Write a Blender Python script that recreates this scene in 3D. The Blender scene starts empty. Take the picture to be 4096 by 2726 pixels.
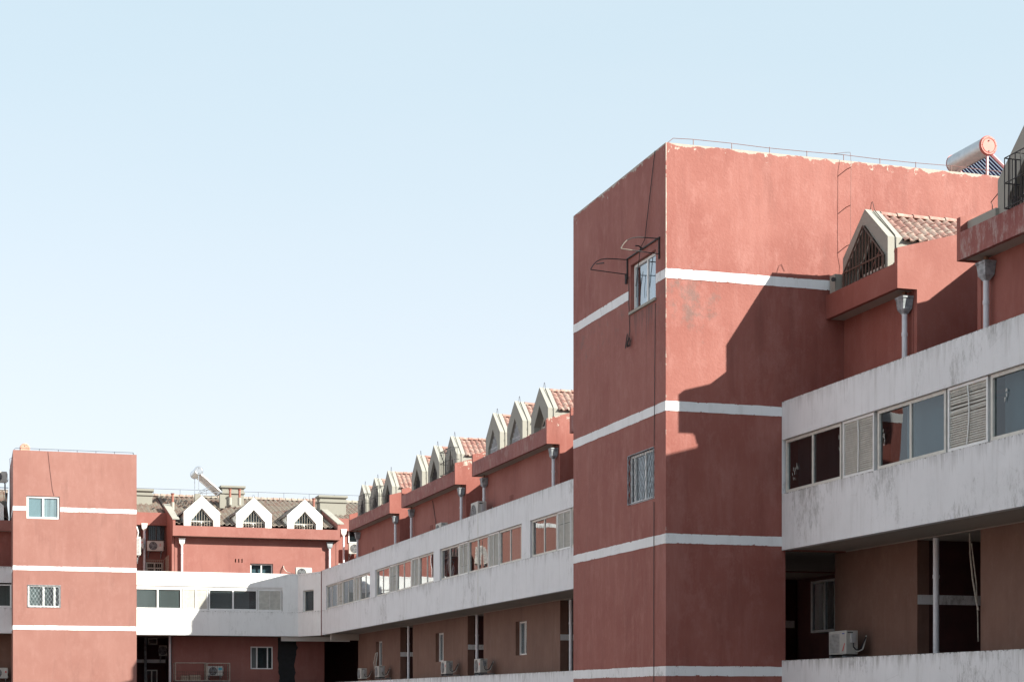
import bpy, bmesh, math, random
from mathutils import Vector, Matrix
random.seed(7)
R = math.radians
scn = bpy.context.scene
COL = scn.collection
H = 8.3                      # eye height above the courtyard; heights below are given from the eye
UP = Vector((0, 0, H))

# ------------------------------------------------------------------ materials
def new_mat(name):
    m = bpy.data.materials.new(name); m.use_nodes = True
    nt = m.node_tree; b = nt.nodes['Principled BSDF']
    return m, nt, b
def N(nt, t, **kw):
    n = nt.nodes.new(t)
    for k, v in kw.items():
        if k in n.inputs: n.inputs[k].default_value = v
        else: setattr(n, k, v)
    return n
def pos(nt, scale=(1, 1, 1)):
    g = nt.nodes.new('ShaderNodeNewGeometry')
    mp = nt.nodes.new('ShaderNodeMapping'); mp.inputs['Scale'].default_value = scale
    nt.links.new(g.outputs['Position'], mp.inputs['Vector'])
    return mp.outputs[0]
def noise(nt, scale, sc=(1, 1, 1), detail=4, rough=.6, src=None):
    n = N(nt, 'ShaderNodeTexNoise', Scale=scale, Detail=detail, Roughness=rough)
    nt.links.new(src or pos(nt, sc), n.inputs['Vector'])
    return n.outputs['Fac']
def mrange(nt, v, a, b, c=0, d=1, smooth=False):
    m = N(nt, 'ShaderNodeMapRange')
    if smooth: m.interpolation_type = 'SMOOTHSTEP'
    nt.links.new(v, m.inputs['Value'])
    for k, x in zip(('From Min', 'From Max', 'To Min', 'To Max'), (a, b, c, d)): m.inputs[k].default_value = x
    return m.outputs[0]
def math_(nt, op, a, b=None):
    m = nt.nodes.new('ShaderNodeMath'); m.operation = op
    for i, v in enumerate((a, b)):
        if v is None: continue
        if isinstance(v, (int, float)): m.inputs[i].default_value = v
        else: nt.links.new(v, m.inputs[i])
    return m.outputs[0]
def mix(nt, f, a, b, blend='MIX'):
    m = nt.nodes.new('ShaderNodeMix'); m.data_type = 'RGBA'; m.blend_type = blend
    for s, v in ((m.inputs[0], f), (m.inputs[6], a), (m.inputs[7], b)):
        if isinstance(v, (int, float)): s.default_value = v
        elif isinstance(v, tuple): s.default_value = (*v, 1)
        else: nt.links.new(v, s)
    return m.outputs[2]
def bump(nt, b, h, strength, dist):
    bp = N(nt, 'ShaderNodeBump', Strength=strength, Distance=dist)
    nt.links.new(h, bp.inputs['Height']); nt.links.new(bp.outputs[0], b.inputs['Normal'])
def sep(nt):
    g = nt.nodes.new('ShaderNodeNewGeometry'); s = nt.nodes.new('ShaderNodeSeparateXYZ')
    nt.links.new(g.outputs['Position'], s.inputs[0]); return s.outputs

def red_paint(name, c1, c2, peel_top=None, cap_on=True, peel_amt=.5, peel_col=(.43, .37, .32), stain=False, edge=None, grain=.35, fade=.35, scuff=0):
    m, nt, b = new_mat(name)
    n1 = noise(nt, .55, detail=5)
    col = mix(nt, mrange(nt, n1, .35, .65), c1, c2)
    st = noise(nt, 1.0, (2.2, 2.2, .3), detail=8, rough=.75)            # soft vertical weathering
    faded = tuple(min(1, x * 1.1 + .05) for x in c2)
    col = mix(nt, mrange(nt, st, .5, .78, 0, fade), col, faded)
    pt = noise(nt, 2.4, (1, 1, .6), detail=9, rough=.8)
    col = mix(nt, mrange(nt, pt, .5, .68, 0, fade * .9), col, faded)
    sp = noise(nt, 9, (1, 1, .5), detail=3, rough=.7)
    col = mix(nt, mrange(nt, sp, .62, .8, 0, .3), col, faded)
    dk = noise(nt, 1.3, (1.7, 1.7, .35), detail=5)
    col = mix(nt, mrange(nt, dk, .56, .8, 0, .45), col, tuple(x * .62 for x in c1))
    S = sep(nt)
    if scuff:
        s1 = noise(nt, 5, (1, 1, .45), detail=6, rough=.75)
        col = mix(nt, mrange(nt, s1, .5, .66, 0, scuff), col, (.40, .31, .29))
    if peel_top is not None:
        n2 = noise(nt, 4.5, detail=7, rough=.75)
        lim = mrange(nt, S[2], H + peel_top - 1.1, H + peel_top, -.38, -.045 + .1 * peel_amt)
        v = math_(nt, 'ADD', n2, lim)
        msk = mrange(nt, v, .545, .575)
        col = mix(nt, msk, col, peel_col)
        if peel_amt > 0 and cap_on: cap = mrange(nt, math_(nt, 'ADD', S[2], mrange(nt, noise(nt, 2.3, detail=6), .3, .7, -.07, .07)), H + peel_top - .045, H + peel_top - .03)
        if peel_amt > 0 and cap_on: col = mix(nt, cap, col, tuple(x * .85 for x in peel_col))
    if edge is not None:                                                 # paint worn off along the corner
        n3 = noise(nt, 3.5, (1, 1, .6), detail=5, rough=.8)
        a = mrange(nt, math_(nt, 'ABSOLUTE', math_(nt, 'SUBTRACT', S[0], edge)), .01, .045, .12, -.4)
        z = mrange(nt, S[2], H + 5.5, H + 9.4, -.16, 0)
        z = math_(nt, 'ADD', z, mrange(nt, S[1], 35.585, 35.60, 0, -.6))
        v = math_(nt, 'ADD', math_(nt, 'ADD', n3, a), z)
        col = mix(nt, mrange(nt, v, .56, .6), col, (.46, .40, .35))
    if stain:                                                            # black mould blooming under the stripe
        dx = math_(nt, 'SUBTRACT', S[0], 15.15); dz = math_(nt, 'SUBTRACT', S[2], H + 8.85)
        r2 = math_(nt, 'ADD', math_(nt, 'MULTIPLY', math_(nt, 'MULTIPLY', dx, dx), 2.2), math_(nt, 'MULTIPLY', math_(nt, 'MULTIPLY', dz, dz), 1.5))
        n4 = noise(nt, 3.2, detail=8, rough=.8)
        v = math_(nt, 'SUBTRACT', n4, math_(nt, 'MULTIPLY', r2, .13))
        col = mix(nt, mrange(nt, v, .42, .58, 0, .62), col, (.13, .095, .085))
        s2 = noise(nt, 2.0, (5, 5, .4), detail=5, rough=.7)              # drips under the upper window
        zz = mrange(nt, S[2], H + 7.3, H + 8.8, -.3, .04)
        yy = math_(nt, 'ABSOLUTE', math_(nt, 'SUBTRACT', S[1], 36.95)); yy = mrange(nt, yy, .55, .95, 0, -.4)
        xx = mrange(nt, S[0], 14.6, 14.7, 0, -.6)
        v = math_(nt, 'ADD', math_(nt, 'ADD', s2, zz), math_(nt, 'ADD', yy, xx))
        zt = mrange(nt, S[2], H + 8.82, H + 8.9, 0, -.6); v = math_(nt, 'ADD', v, zt)
        col = mix(nt, mrange(nt, v, .46, .62, 0, .6), col, (.07, .05, .05))
    nt.links.new(col, b.inputs['Base Color'])
    b.inputs['Roughness'].default_value = .68; b.inputs['Specular IOR Level'].default_value = .28   # acrylic wall paint: a dull sheen towards the sun
    g = noise(nt, 16, detail=5, rough=.65)
    bump(nt, b, g, grain, .010)
    return m

RED1, RED2 = (.238, .072, .056), (.284, .100, .080)
M = {}
M['red'] = red_paint('red_render', RED1, RED2)
M['red_tower'] = red_paint('red_render_tower', RED1, RED2, peel_top=12.19, peel_amt=.3, stain=True, edge=14.57, grain=.6, fade=.6)
M['red_pale'] = red_paint('red_render_faded', (.250, .112, .092), (.278, .132, .110), peel_top=12.17, peel_amt=-.35, fade=.3)
M['red_far'] = red_paint('red_render_far', (.248, .094, .078), (.278, .115, .096))
M['red_gutter'] = red_paint('red_render_gutter', (.21, .066, .058), (.27, .094, .08), scuff=.45, fade=.5)
M['red_cheek'] = red_paint('red_render_peeling', RED1, RED2, peel_top=9.45, cap_on=False, peel_amt=.7, fade=.5)
M['red_scuffed'] = red_paint('red_render_scuffed', (.23, .07, .062), (.29, .105, .09), scuff=.9, fade=.6)
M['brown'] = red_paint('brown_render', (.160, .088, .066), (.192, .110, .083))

def white_paint(name, base=(.80, .80, .80), tops=(), amt=1., dirt=(.20, .185, .165), speck=.5):
    m, nt, b = new_mat(name)
    S = sep(nt)
    col = mix(nt, mrange(nt, noise(nt, .8, detail=5), .3, .7), tuple(x * .93 for x in base), base)
    sw = noise(nt, 1.6, (3.0, 3.0, .3), detail=6, rough=.7)
    col = mix(nt, mrange(nt, sw, .52, .8, 0, .38 * amt), col, tuple(x * 1.6 for x in dirt))
    st = math_(nt, 'ADD', math_(nt, 'MULTIPLY', noise(nt, 1.9, (3.5, 3.5, .3), detail=7, rough=.75), .75), math_(nt, 'MULTIPLY', noise(nt, .8, detail=3), .25))
    for zt, ln, k in tops:
        lim = mrange(nt, S[2], H + zt - ln, H + zt, -.32, .03)
        up = mrange(nt, S[2], H + zt, H + zt + .03, 0, -.6)
        v = math_(nt, 'ADD', math_(nt, 'ADD', st, lim), up)
        col = mix(nt, mrange(nt, v, .46, .66, 0, k), col, dirt)
        n2 = noise(nt, 14, (1, 1, 1), detail=4, rough=.7)               # chipped upper edge
        e = math_(nt, 'ADD', math_(nt, 'ADD', n2, mrange(nt, S[2], H + zt - .09, H + zt, -.25, .08)), up)
        col = mix(nt, mrange(nt, e, .56, .62, 0, .75), col, (.12, .11, .10))
    sp = noise(nt, 7, (1, 1, .4), detail=8, rough=.85)
    area = noise(nt, .45, detail=3)
    v = math_(nt, 'ADD', sp, mrange(nt, area, .42, .66, -.15, .09))
    col = mix(nt, mrange(nt, v, .54, .7, 0, min(1, speck * 1.5)), col, (.17, .165, .15))
    bl = noise(nt, 1.1, detail=6, rough=.7)
    col = mix(nt, mrange(nt, bl, .5, .75, 0, .3 * amt), col, tuple(x * .62 for x in base))
    cr = N(nt, 'ShaderNodeTexVoronoi', Scale=.9); cr.feature = 'DISTANCE_TO_EDGE'
    nt.links.new(pos(nt), cr.inputs['Vector'])
    ns = noise(nt, 1.1, detail=2)
    c = math_(nt, 'MULTIPLY', mrange(nt, cr.outputs[0], .004, .0, 0, 1), mrange(nt, ns, .56, .6))
    col = mix(nt, math_(nt, 'MULTIPLY', c, .35), col, (.3, .28, .26))
    nt.links.new(col, b.inputs['Base Color'])
    b.inputs['Roughness'].default_value = .9; b.inputs['Specular IOR Level'].default_value = .25
    bump(nt, b, noise(nt, 22, detail=5), .25, .006)
    return m
M['band'] = white_paint('white_render_band', (.745, .74, .755), tops=((6.65, 1.1, .5), (4.6, .9, .6), (.88, .9, .7)), amt=.8, speck=.36)
M['band_far'] = white_paint('white_render_far', (.80, .80, .795), tops=((6.55, .7, .28), (4.6, .6, .35), (.88, .9, .5)), amt=.5, speck=.18)
M['stripe'] = white_paint('white_stripe', (.78, .78, .79), amt=.5, speck=.45)
def worn_stripe():
    m = white_paint('white_stripe_worn', (.78, .78, .79), amt=.7, speck=.5); nt = m.node_tree; b = nt.nodes['Principled BSDF']
    src = b.inputs['Base Color'].links[0].from_socket; S = sep(nt)
    t = math_(nt, 'ADD', math_(nt, 'DIVIDE', math_(nt, 'SUBTRACT', S[2], H + .635), 2.9), 10.5)
    f = math_(nt, 'MULTIPLY', math_(nt, 'ABSOLUTE', math_(nt, 'SUBTRACT', math_(nt, 'FRACT', t), .5)), 2.9)
    w_ = math_(nt, 'ADD', mrange(nt, noise(nt, 1.6, detail=2), .3, .7, -.010, .004), mrange(nt, noise(nt, 11, detail=6, rough=.8), .55, .75, 0, -.05))
    nt.links.new(mix(nt, mrange(nt, math_(nt, 'SUBTRACT', f, w_), .108, .113), src, RED1), b.inputs['Base Color'])
    return m
M['stripe_worn'] = worn_stripe()
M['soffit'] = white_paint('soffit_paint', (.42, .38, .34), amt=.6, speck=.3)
M['dormer_white'] = white_paint('dormer_white', (.82, .82, .80), amt=.25, speck=.08)
M['concrete'] = white_paint('dormer_concrete', (.33, .315, .28), amt=.55, dirt=(.17, .16, .14), speck=.35)
M['chimney'] = white_paint('chimney_render', (.255, .245, .215), amt=.35, dirt=(.2, .19, .16), speck=.12)

def plain(name, c, rough=.6, metal=0, var=.15, scale=6, bmp=0, spec=.5):
    m, nt, b = new_mat(name)
    n = noise(nt, scale, detail=5)
    nt.links.new(mix(nt, mrange(nt, n, .3, .7), tuple(x * (1 - var) for x in c), tuple(min(1, x * (1 + var)) for x in c)), b.inputs['Base Color'])
    b.inputs['Roughness'].default_value = rough; b.inputs['Metallic'].default_value = metal
    b.inputs['Specular IOR Level'].default_value = spec
    if bmp: bump(nt, b, noise(nt, 30), bmp, .004)
    return m
M['frame'] = plain('white_window_frame', (.74, .74, .73), .45, var=.06)
M['cream'] = plain('cream_window_frame', (.60, .58, .53), .5, var=.12)
M['pipe'] = plain('grey_white_pipe', (.62, .63, .67), .45, var=.08)
M['hopper'] = plain('grey_hopper', (.27, .29, .31), .6, var=.6, scale=7)
M['hopper_white'] = plain('white_hopper', (.72, .72, .70), .6, var=.15, scale=9)
M['rust'] = plain('rusted_outlet', (.22, .12, .07), .8, var=.4, scale=20)
M['iron'] = plain('black_iron', (.030, .024, .026), .6, var=.4, scale=20)
M['rustbar'] = plain('brown_iron_bars', (.11, .065, .05), .7, var=.4, scale=20)
M['oldbar'] = plain('cream_iron_bars', (.36, .32, .27), .7, var=.3, scale=20)
M['rustpale'] = plain('bleached_rod', (.17, .14, .12), .7, var=.3)
M['whitebar'] = plain('white_bars', (.66, .67, .70), .5, var=.1)
M['ac'] = plain('ac_casing', (.48, .47, .44), .5, var=.09)
M['acside'] = plain('ac_side_panel', (.46, .46, .47), .5, var=.06)
M['dark'] = plain('dark_plastic', (.025, .026, .03), .5, var=.3)
M['fan'] = plain('fan_blade', (.10, .105, .115), .45, var=.2)
M['hose'] = plain('hose_wrap', (.55, .54, .50), .7, var=.2)
M['redmark'] = plain('red_mark', (.55, .04, .04), .5)
M['bluemark'] = plain('blue_mark', (.03, .05, .30), .5)
M['teal'] = plain('teal_sticker', (.04, .36, .46), .5)
M['steel'] = plain('brushed_steel', (.72, .73, .75), .28, metal=1, var=.08)
M['tank'] = plain('grey_tank_shell', (.52, .52, .53), .38, metal=.75, var=.12)
M['pinkred'] = plain('faded_red_plastic', (.50, .115, .09), .5, var=.12)
M['palecap'] = plain('pale_orange_cap', (.50, .27, .20), .5, var=.25, scale=9)
M['pinkleg'] = plain('faded_pink_frame', (.62, .30, .32), .45, var=.12)
M['tube'] = plain('vacuum_tube', (.012, .014, .05), .12, var=.3, spec=.8)
M['black'] = plain('black_coating', (.010, .011, .013), .8, var=.4, bmp=.3)
M['inner'] = plain('pale_room_wall', (.42, .40, .37), .9, var=.1, scale=2)
M['recess'] = plain('recess_painted_shade', (.045, .013, .012), .9, var=.3, scale=2)  # deep shade of the gallery recesses put into the red wall colour
M['roomdark'] = plain('dim_room', (.05, .05, .05), .9, var=.2)
M['terracotta_pipe'] = plain('clay_vent', (.26, .10, .075), .8, var=.3, scale=12)
M['ground'] = plain('courtyard_paving', (.14, .132, .12), .9, var=.25, scale=.4, bmp=.2)
M['membrane'] = plain('roof_membrane', (.13, .12, .11), .85, var=.35, scale=5, bmp=.3)
M['cardboard'] = plain('cardboard', (.33, .26, .20), .85, var=.15)
M['cable'] = plain('black_cable', (.02, .02, .022), .6)
M['wirered'] = plain('painted_wire', (.19, .085, .075), .6)

def curtain(name, c, dark=.6, period=9.):
    m, nt, b = new_mat(name)
    w = noise(nt, 1., (period, period, .25), detail=3)
    nt.links.new(mix(nt, mrange(nt, w, .35, .65), tuple(x * dark for x in c), c), b.inputs['Base Color'])
    b.inputs['Roughness'].default_value = .9
    bump(nt, b, w, .6, .04)
    return m
M['cur_teal'] = curtain('teal_blind', (.30, .38, .41), .85, 2.)
M['cur_sky'] = curtain('sky_reflection_blue', (.24, .36, .46), .85, 1.5)  # sky reflected in the upper tower panes, put into the sheet's colour
M['cur_grey'] = curtain('grey_curtain', (.22, .235, .23), .7, 6.)
M['cur_dust'] = curtain('dusty_grey_blind', (.125, .135, .13), .8, 1.2)
M['cur_white'] = curtain('pale_curtain', (.45, .50, .53), .55)
M['cur_orange'] = curtain('orange_partition', (.42, .20, .12), .9, 1.)
M['cur_dark'] = curtain('dim_interior', (.05, .05, .052), .4, 2.)
M['cur_brown'] = curtain('brown_drape', (.20, .16, .12), .5)

def glass(name, tint, k=1.9, add=-.06, rough=.0, wav=.015):
    m = bpy.data.materials.new(name); m.use_nodes = True; nt = m.node_tree
    nt.nodes.remove(nt.nodes['Principled BSDF']); out = nt.nodes['Material Output']
    fr = N(nt, 'ShaderNodeFresnel', IOR=1.5)
    f = math_(nt, 'ADD', math_(nt, 'MULTIPLY', fr.outputs[0], k), add)
    g = nt.nodes.new('ShaderNodeNewGeometry')
    f = math_(nt, 'MULTIPLY', math_(nt, 'MAXIMUM', math_(nt, 'MINIMUM', f, .95), .03), math_(nt, 'SUBTRACT', 1., g.outputs['Backfacing']))
    tr = N(nt, 'ShaderNodeBsdfTransparent', Color=(*tint, 1))
    gl = N(nt, 'ShaderNodeBsdfGlossy', Roughness=rough, Color=(.95, .97, 1, 1))
    bp = N(nt, 'ShaderNodeBump', Strength=.5, Distance=wav)
    nt.links.new(noise(nt, .9, detail=1), bp.inputs['Height']); nt.links.new(bp.outputs[0], gl.inputs['Normal'])
    mx = nt.nodes.new('ShaderNodeMixShader')
    nt.links.new(f, mx.inputs[0]); nt.links.new(tr.outputs[0], mx.inputs[1]); nt.links.new(gl.outputs[0], mx.inputs[2])
    nt.links.new(mx.outputs[0], out.inputs[0])
    return m
M['glass'] = glass('window_glass', (.62, .68, .70))
M['glass_sky'] = glass('bright_window_glass', (.75, .82, .86), 2.6, .05)
M['glass_dull'] = glass('dull_window_glass', (.6, .65, .68), .35, 0, .25)
M['glass_dusty'] = glass('dusty_window_glass', (.80, .85, .86), 1.2, .04, .12)

def tiles(name, a, b_, lich, amt):
    m, nt, b = new_mat(name)
    v = N(nt, 'ShaderNodeTexVoronoi', Scale=2.6); nt.links.new(pos(nt), v.inputs['Vector'])
    s = nt.nodes.new('ShaderNodeSeparateColor'); nt.links.new(v.outputs['Color'], s.inputs[0])
    col = mix(nt, s.outputs[0], a, b_)
    n = noise(nt, 1.0, detail=7, rough=.75)
    n2 = noise(nt, 9., detail=5, rough=.75)
    x = math_(nt, 'ADD', math_(nt, 'MULTIPLY', n, .5), math_(nt, 'MULTIPLY', n2, .5))
    col = mix(nt, mrange(nt, x, .5 - amt * .12, .62 - amt * .12, 0, .85), col, lich)
    n3 = noise(nt, 14., detail=4)
    col = mix(nt, mrange(nt, n3, .6, .8, 0, .4), col, (.12, .08, .07))
    nt.links.new(col, b.inputs['Base Color']); b.inputs['Roughness'].default_value = .85
    bump(nt, b, n2, .3, .006)
    return m
M['tile_red'] = tiles('red_roof_tile', (.25, .115, .095), (.33, .18, .15), (.36, .32, .27), .15)
M['tile_old'] = tiles('lichen_roof_tile', (.20, .095, .08), (.27, .16, .13), (.29, .275, .235), .75)

# ------------------------------------------------------------------ mesh builder
class MB:
    def __init__(s): s.v = []; s.f = []
    def add(s, vs, fs):
        o = len(s.v); s.v += [tuple(v) for v in vs]; s.f += [tuple(i + o for i in f) for f in fs]; return s
    def hexa(s, p):
        return s.add(p, [(0, 3, 2, 1), (4, 5, 6, 7), (0, 1, 5, 4), (1, 2, 6, 5), (2, 3, 7, 6), (3, 0, 4, 7)])
    def box(s, F, u0, u1, d0, d1, z0, z1):
        return s.hexa([F(u0, d0, z0), F(u1, d0, z0), F(u1, d1, z0), F(u0, d1, z0), F(u0, d0, z1), F(u1, d0, z1), F(u1, d1, z1), F(u0, d1, z1)])
    def prism(s, a, b):                       # two matching outlines joined
        n = len(a)
        return s.add(list(a) + list(b), [tuple(range(n))[::-1], tuple(range(n, 2 * n))] + [(i, (i + 1) % n, n + (i + 1) % n, n + i) for i in range(n)])
    def ring(s, oa, ia, ob, ib):              # frame between outer and inner outline, thickness a->b
        n = len(oa); vs = list(oa) + list(ia) + list(ob) + list(ib); fs = []
        for i in range(n - 1):
            j = i + 1
            fs += [(i, j, n + j, n + i), (2*n + i, 3*n + i, 3*n + j, 2*n + j), (i, 2*n + i, 2*n + j, j), (n + i, n + j, 3*n + j, 3*n + i)]
        fs += [(0, n, 3*n, 2*n), (n - 1, 3*n - 1, 4*n - 1, 2*n - 1)]
        return s.add(vs, fs)
    def tube(s, pts, r, n=8):
        pts = [Vector(p) for p in pts]; rings = []; vs = []; fs = []
        rr = r if isinstance(r, (list, tuple)) else [r] * len(pts)
        for i, p in enumerate(pts):
            t = (pts[min(i + 1, len(pts) - 1)] - pts[max(i - 1, 0)]).normalized()
            a = t.cross(Vector((0, 0, 1)))
            if a.length < .05: a = t.cross(Vector((0, 1, 0)))
            a.normalize(); b = t.cross(a)
            if rings and (a.dot(rings[-1]) < 0): a = -a; b = -b
            rings.append(a)
            vs += [p + (a * math.cos(2*math.pi*k/n) + b * math.sin(2*math.pi*k/n)) * rr[i] for k in range(n)]
        for i in range(len(pts) - 1):
            for k in range(n):
                q = (k + 1) % n; fs.append((i*n + k, i*n + q, (i+1)*n + q, (i+1)*n + k))
        fs += [tuple(range(n))[::-1], tuple(range((len(pts)-1)*n, len(pts)*n))]
        return s.add(vs, fs)
    def wall(s, F, u0, u1, z0, z1, d0, d1, holes=()):
        us = sorted({round(x, 4) for x in [u0, u1] + [h[i] for h in holes for i in (0, 1)] if u0 - 1e-6 <= x <= u1 + 1e-6})
        zs = sorted({round(x, 4) for x in [z0, z1] + [h[i] for h in holes for i in (2, 3)] if z0 - 1e-6 <= x <= z1 + 1e-6})
        def solid(i, j):
            if i < 0 or j < 0 or i >= len(us) - 1 or j >= len(zs) - 1: return False
            cu = (us[i] + us[i+1]) / 2; cz = (zs[j] + zs[j+1]) / 2
            return not any(h[0] < cu < h[1] and h[2] < cz < h[3] for h in holes)
        for i in range(len(us) - 1):
            for j in range(len(zs) - 1):
                if not solid(i, j): continue
                a, b, c, d = us[i], us[i+1], zs[j], zs[j+1]
                s.add([F(a, d0, c), F(b, d0, c), F(b, d0, d), F(a, d0, d)], [(0, 1, 2, 3)])
                s.add([F(a, d1, c), F(b, d1, c), F(b, d1, d), F(a, d1, d)], [(0, 3, 2, 1)])
                for (di, dj, p) in ((-1, 0, ((a, c), (a, d))), (1, 0, ((b, c), (b, d))), (0, -1, ((a, c), (b, c))), (0, 1, ((a, d), (b, d)))):
                    if not solid(i + di, j + dj):
                        (pu, pz), (qu, qz) = p
                        s.add([F(pu, d0, pz), F(qu, d0, qz), F(qu, d1, qz), F(pu, d1, pz)], [(0, 1, 2, 3)])
        return s
    def build(s, name, mat, parent=None, smooth=False, bevel=0, noup=False, recalc=True):
        up = Vector((0, 0, 0)) if noup else UP
        org = Vector((0, 0, 0))
        q = parent
        while q is not None: org += q.location; q = q.parent
        me = bpy.data.meshes.new(name)
        me.from_pydata([tuple(Vector(v) + up - org) for v in s.v], [], s.f)
        bm = bmesh.new(); bm.from_mesh(me)
        bmesh.ops.remove_doubles(bm, verts=bm.verts, dist=1e-5)
        if recalc: bmesh.ops.recalc_face_normals(bm, faces=bm.faces)
        if bevel:
            es = [e for e in bm.edges if len(e.link_faces) == 2 and e.calc_face_angle(0) > .7]
            bmesh.ops.bevel(bm, geom=es, offset=bevel, segments=2, profile=.6, affect='EDGES', clamp_overlap=True)
        bm.to_mesh(me); bm.free()
        if smooth:
            for p in me.polygons: p.use_smooth = True
            try: me.set_sharp_from_angle(angle=R(35))
            except Exception: pass
        me.materials.append(M[mat])
        o = bpy.data.objects.new(name, me); COL.objects.link(o)
        if parent: o.parent = parent
        return o

def empty(name, loc, label, cat, group=None, rz=0, kind=None):
    o = bpy.data.objects.new(name, None); COL.objects.link(o)
    o.location = Vector(loc) + UP; o.rotation_euler = (0, 0, rz); o.empty_display_size = .5
    o['label'] = label; o['category'] = cat
    if group: o['group'] = group
    if kind: o['kind'] = kind
    return o
def kids(o): return [c for c in bpy.data.objects if c.parent == o]
def dup(o, loc=None, rz=None, label=None, parent=None):
    c = o.copy(); COL.objects.link(c)
    if parent is not None: c.parent = parent
    if loc is not None: c.location = Vector(loc) + UP
    if rz is not None: c.rotation_euler = (0, 0, rz)
    if label: c['label'] = label
    for k in kids(o): dup(k, parent=c)
    return c

XW = 17.36; YB = 91.3; KB = 91.3 / 90.2
FA = lambda u, d, z: (XW + d, u, z)          # long wings along Y, facing -X
FB = lambda u, d, z: (u * KB, YB + d, z * KB)   # back wing along X, facing -Y
FBU = lambda u, d, z: (u * KB, YB + d, z)       # its raised storey, at the same heights as the long wings
WB = lambda x, y, z: (x * KB, y + 1.1, z * KB)
W = lambda x, y, z: (x, y, z)
SL = .27                                      # roof slope
def roof_z(d): return 9.15 + SL * (d - 1.2)

# ------------------------------------------------------------------ pieces
def window(par, F, u0, u1, z0, z1, d, fm='frame', cuts=(), cur='cur_grey', fw=.055, gl='glass', cd=.22, name='window', trans=(), open_=None):
    """sliding window: frame with holes at its lights, panes and the curtain behind it"""
    us = [u0] + list(cuts) + [u1]; zs = [z0] + list(trans) + [z1]
    holes = []
    for i in range(len(us) - 1):
        for j in range(len(zs) - 1):
            a = us[i] + (fw if i == 0 else fw * .55); b = us[i+1] - (fw if i == len(us) - 2 else fw * .55)
            c = zs[j] + (fw if j == 0 else fw * .5); e = zs[j+1] - (fw if j == len(zs) - 2 else fw * .5)
            holes.append((a, b, c, e))
    fr = MB().wall(F, u0, u1, z0, z1, d, d + .07, holes).build(name, fm, par)
    for k, h in enumerate(holes):
        off = .02 if k % 2 == 0 else .04
        if open_ is not None and k == open_: continue
        MB().box(F, h[0] - .01, h[1] + .01, d + off, d + off + .006, h[2] - .01, h[3] + .01).build('pane', gl, fr)
    cl = cur if isinstance(cur, (list, tuple)) else [cur]
    n = len(cl); fills = [u0 + (u1 - u0) * i / n for i in range(n + 1)]
    for i, c in enumerate(cl):
        if c: MB().box(F, fills[i], fills[i+1], d + cd, d + cd + .02, z0 - .02, z1 + .02).build('curtain', c, fr)
    return fr

def louvre(par, F, u0, u1, z0, z1, d, bad=(), bow=0.):
    """frame, slats and centre strap of a louvred panel"""
    fr = MB().wall(F, u0, u1, z0, z1, d, d + .08, [(u0 + .05, u1 - .05, z0 + .05, z1 - .05)]).build('louvre_panel', 'frame', par)
    m = MB(); n = 25; h = (z1 - z0 - .1) / n
    for i in range(n):
        z = z0 + .05 + h * (i + .5); t = random.uniform(-.004, .004); sag = 0
        if i in bad: t += random.choice((-.016, .018)); sag = random.uniform(-.02, .02)
        a, b = u0 + .05, u1 - .05; q = h * .60
        P = []
        for (u, zz) in ((a, z + t), (b, z + t + sag)):
            P.append([F(u, d + .012, zz - q), F(u, d + .018, zz - q - .004), F(u, d + .062, zz + q), F(u, d + .056, zz + q + .004)])
        m.prism(P[0], P[1])
    m.build('slats', 'cream', fr)
    uc = (u0 + u1) / 2; s = MB(); pts = []
    for k in range(9):
        t = k / 8; pts.append(F(uc + bow * math.sin(t * math.pi) + bow * .6 * (t - .5), d - .002, z0 + .05 + t * (z1 - z0 - .1)))
    s.tube(pts, .014, 6).build('strap', 'frame', fr)
    MB().box(F, u0 + .04, u1 - .04, d + .1, d + .12, z0, z1).build('backing', 'cur_grey', fr)
    return fr

def tile_sheet(P0, du, dv, nu, nv, nrm, mat, par, name='roof_tiles', amp=.05, lift=.05, flip=False):
    """real wavy tiles: P0 corner, du across one tile, dv down one course"""
    P0, du, dv, nrm = map(Vector, (P0, du, dv, nrm)); K = 6
    vs = []; fs = []; cols = nu * K + 1
    for j in range(nv):
        for half in (0, 1):
            for i in range(cols):
                ph = (i % K) / K
                w = amp * (abs(math.sin(math.pi * ph)) ** 1.0 * 1.6 - .6 if ph < .62 else -.45)
                jit = 0
                l = lift if half else 0
                vs.append(P0 + du * (i / K) + dv * (j + half * 1.04) + nrm * (w + l + jit))
    for j in range(nv * 2 - 1):
        for i in range(cols - 1):
            a = j * cols + i; fs.append((a, a + 1, a + cols + 1, a + cols))
    # underside edge of the lowest course so it has body
    base = (nv * 2 - 1) * cols; o = len(vs)
    for i in range(cols): vs.append(vs[base + i] - nrm * .03)
    for i in range(cols - 1): fs.append((base + i, base + i + 1, o + i + 1, o + i))
    m = MB(); m.v = [tuple(v) for v in vs]; m.f = fs
    return m.build(name, mat, par, recalc=False)

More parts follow.
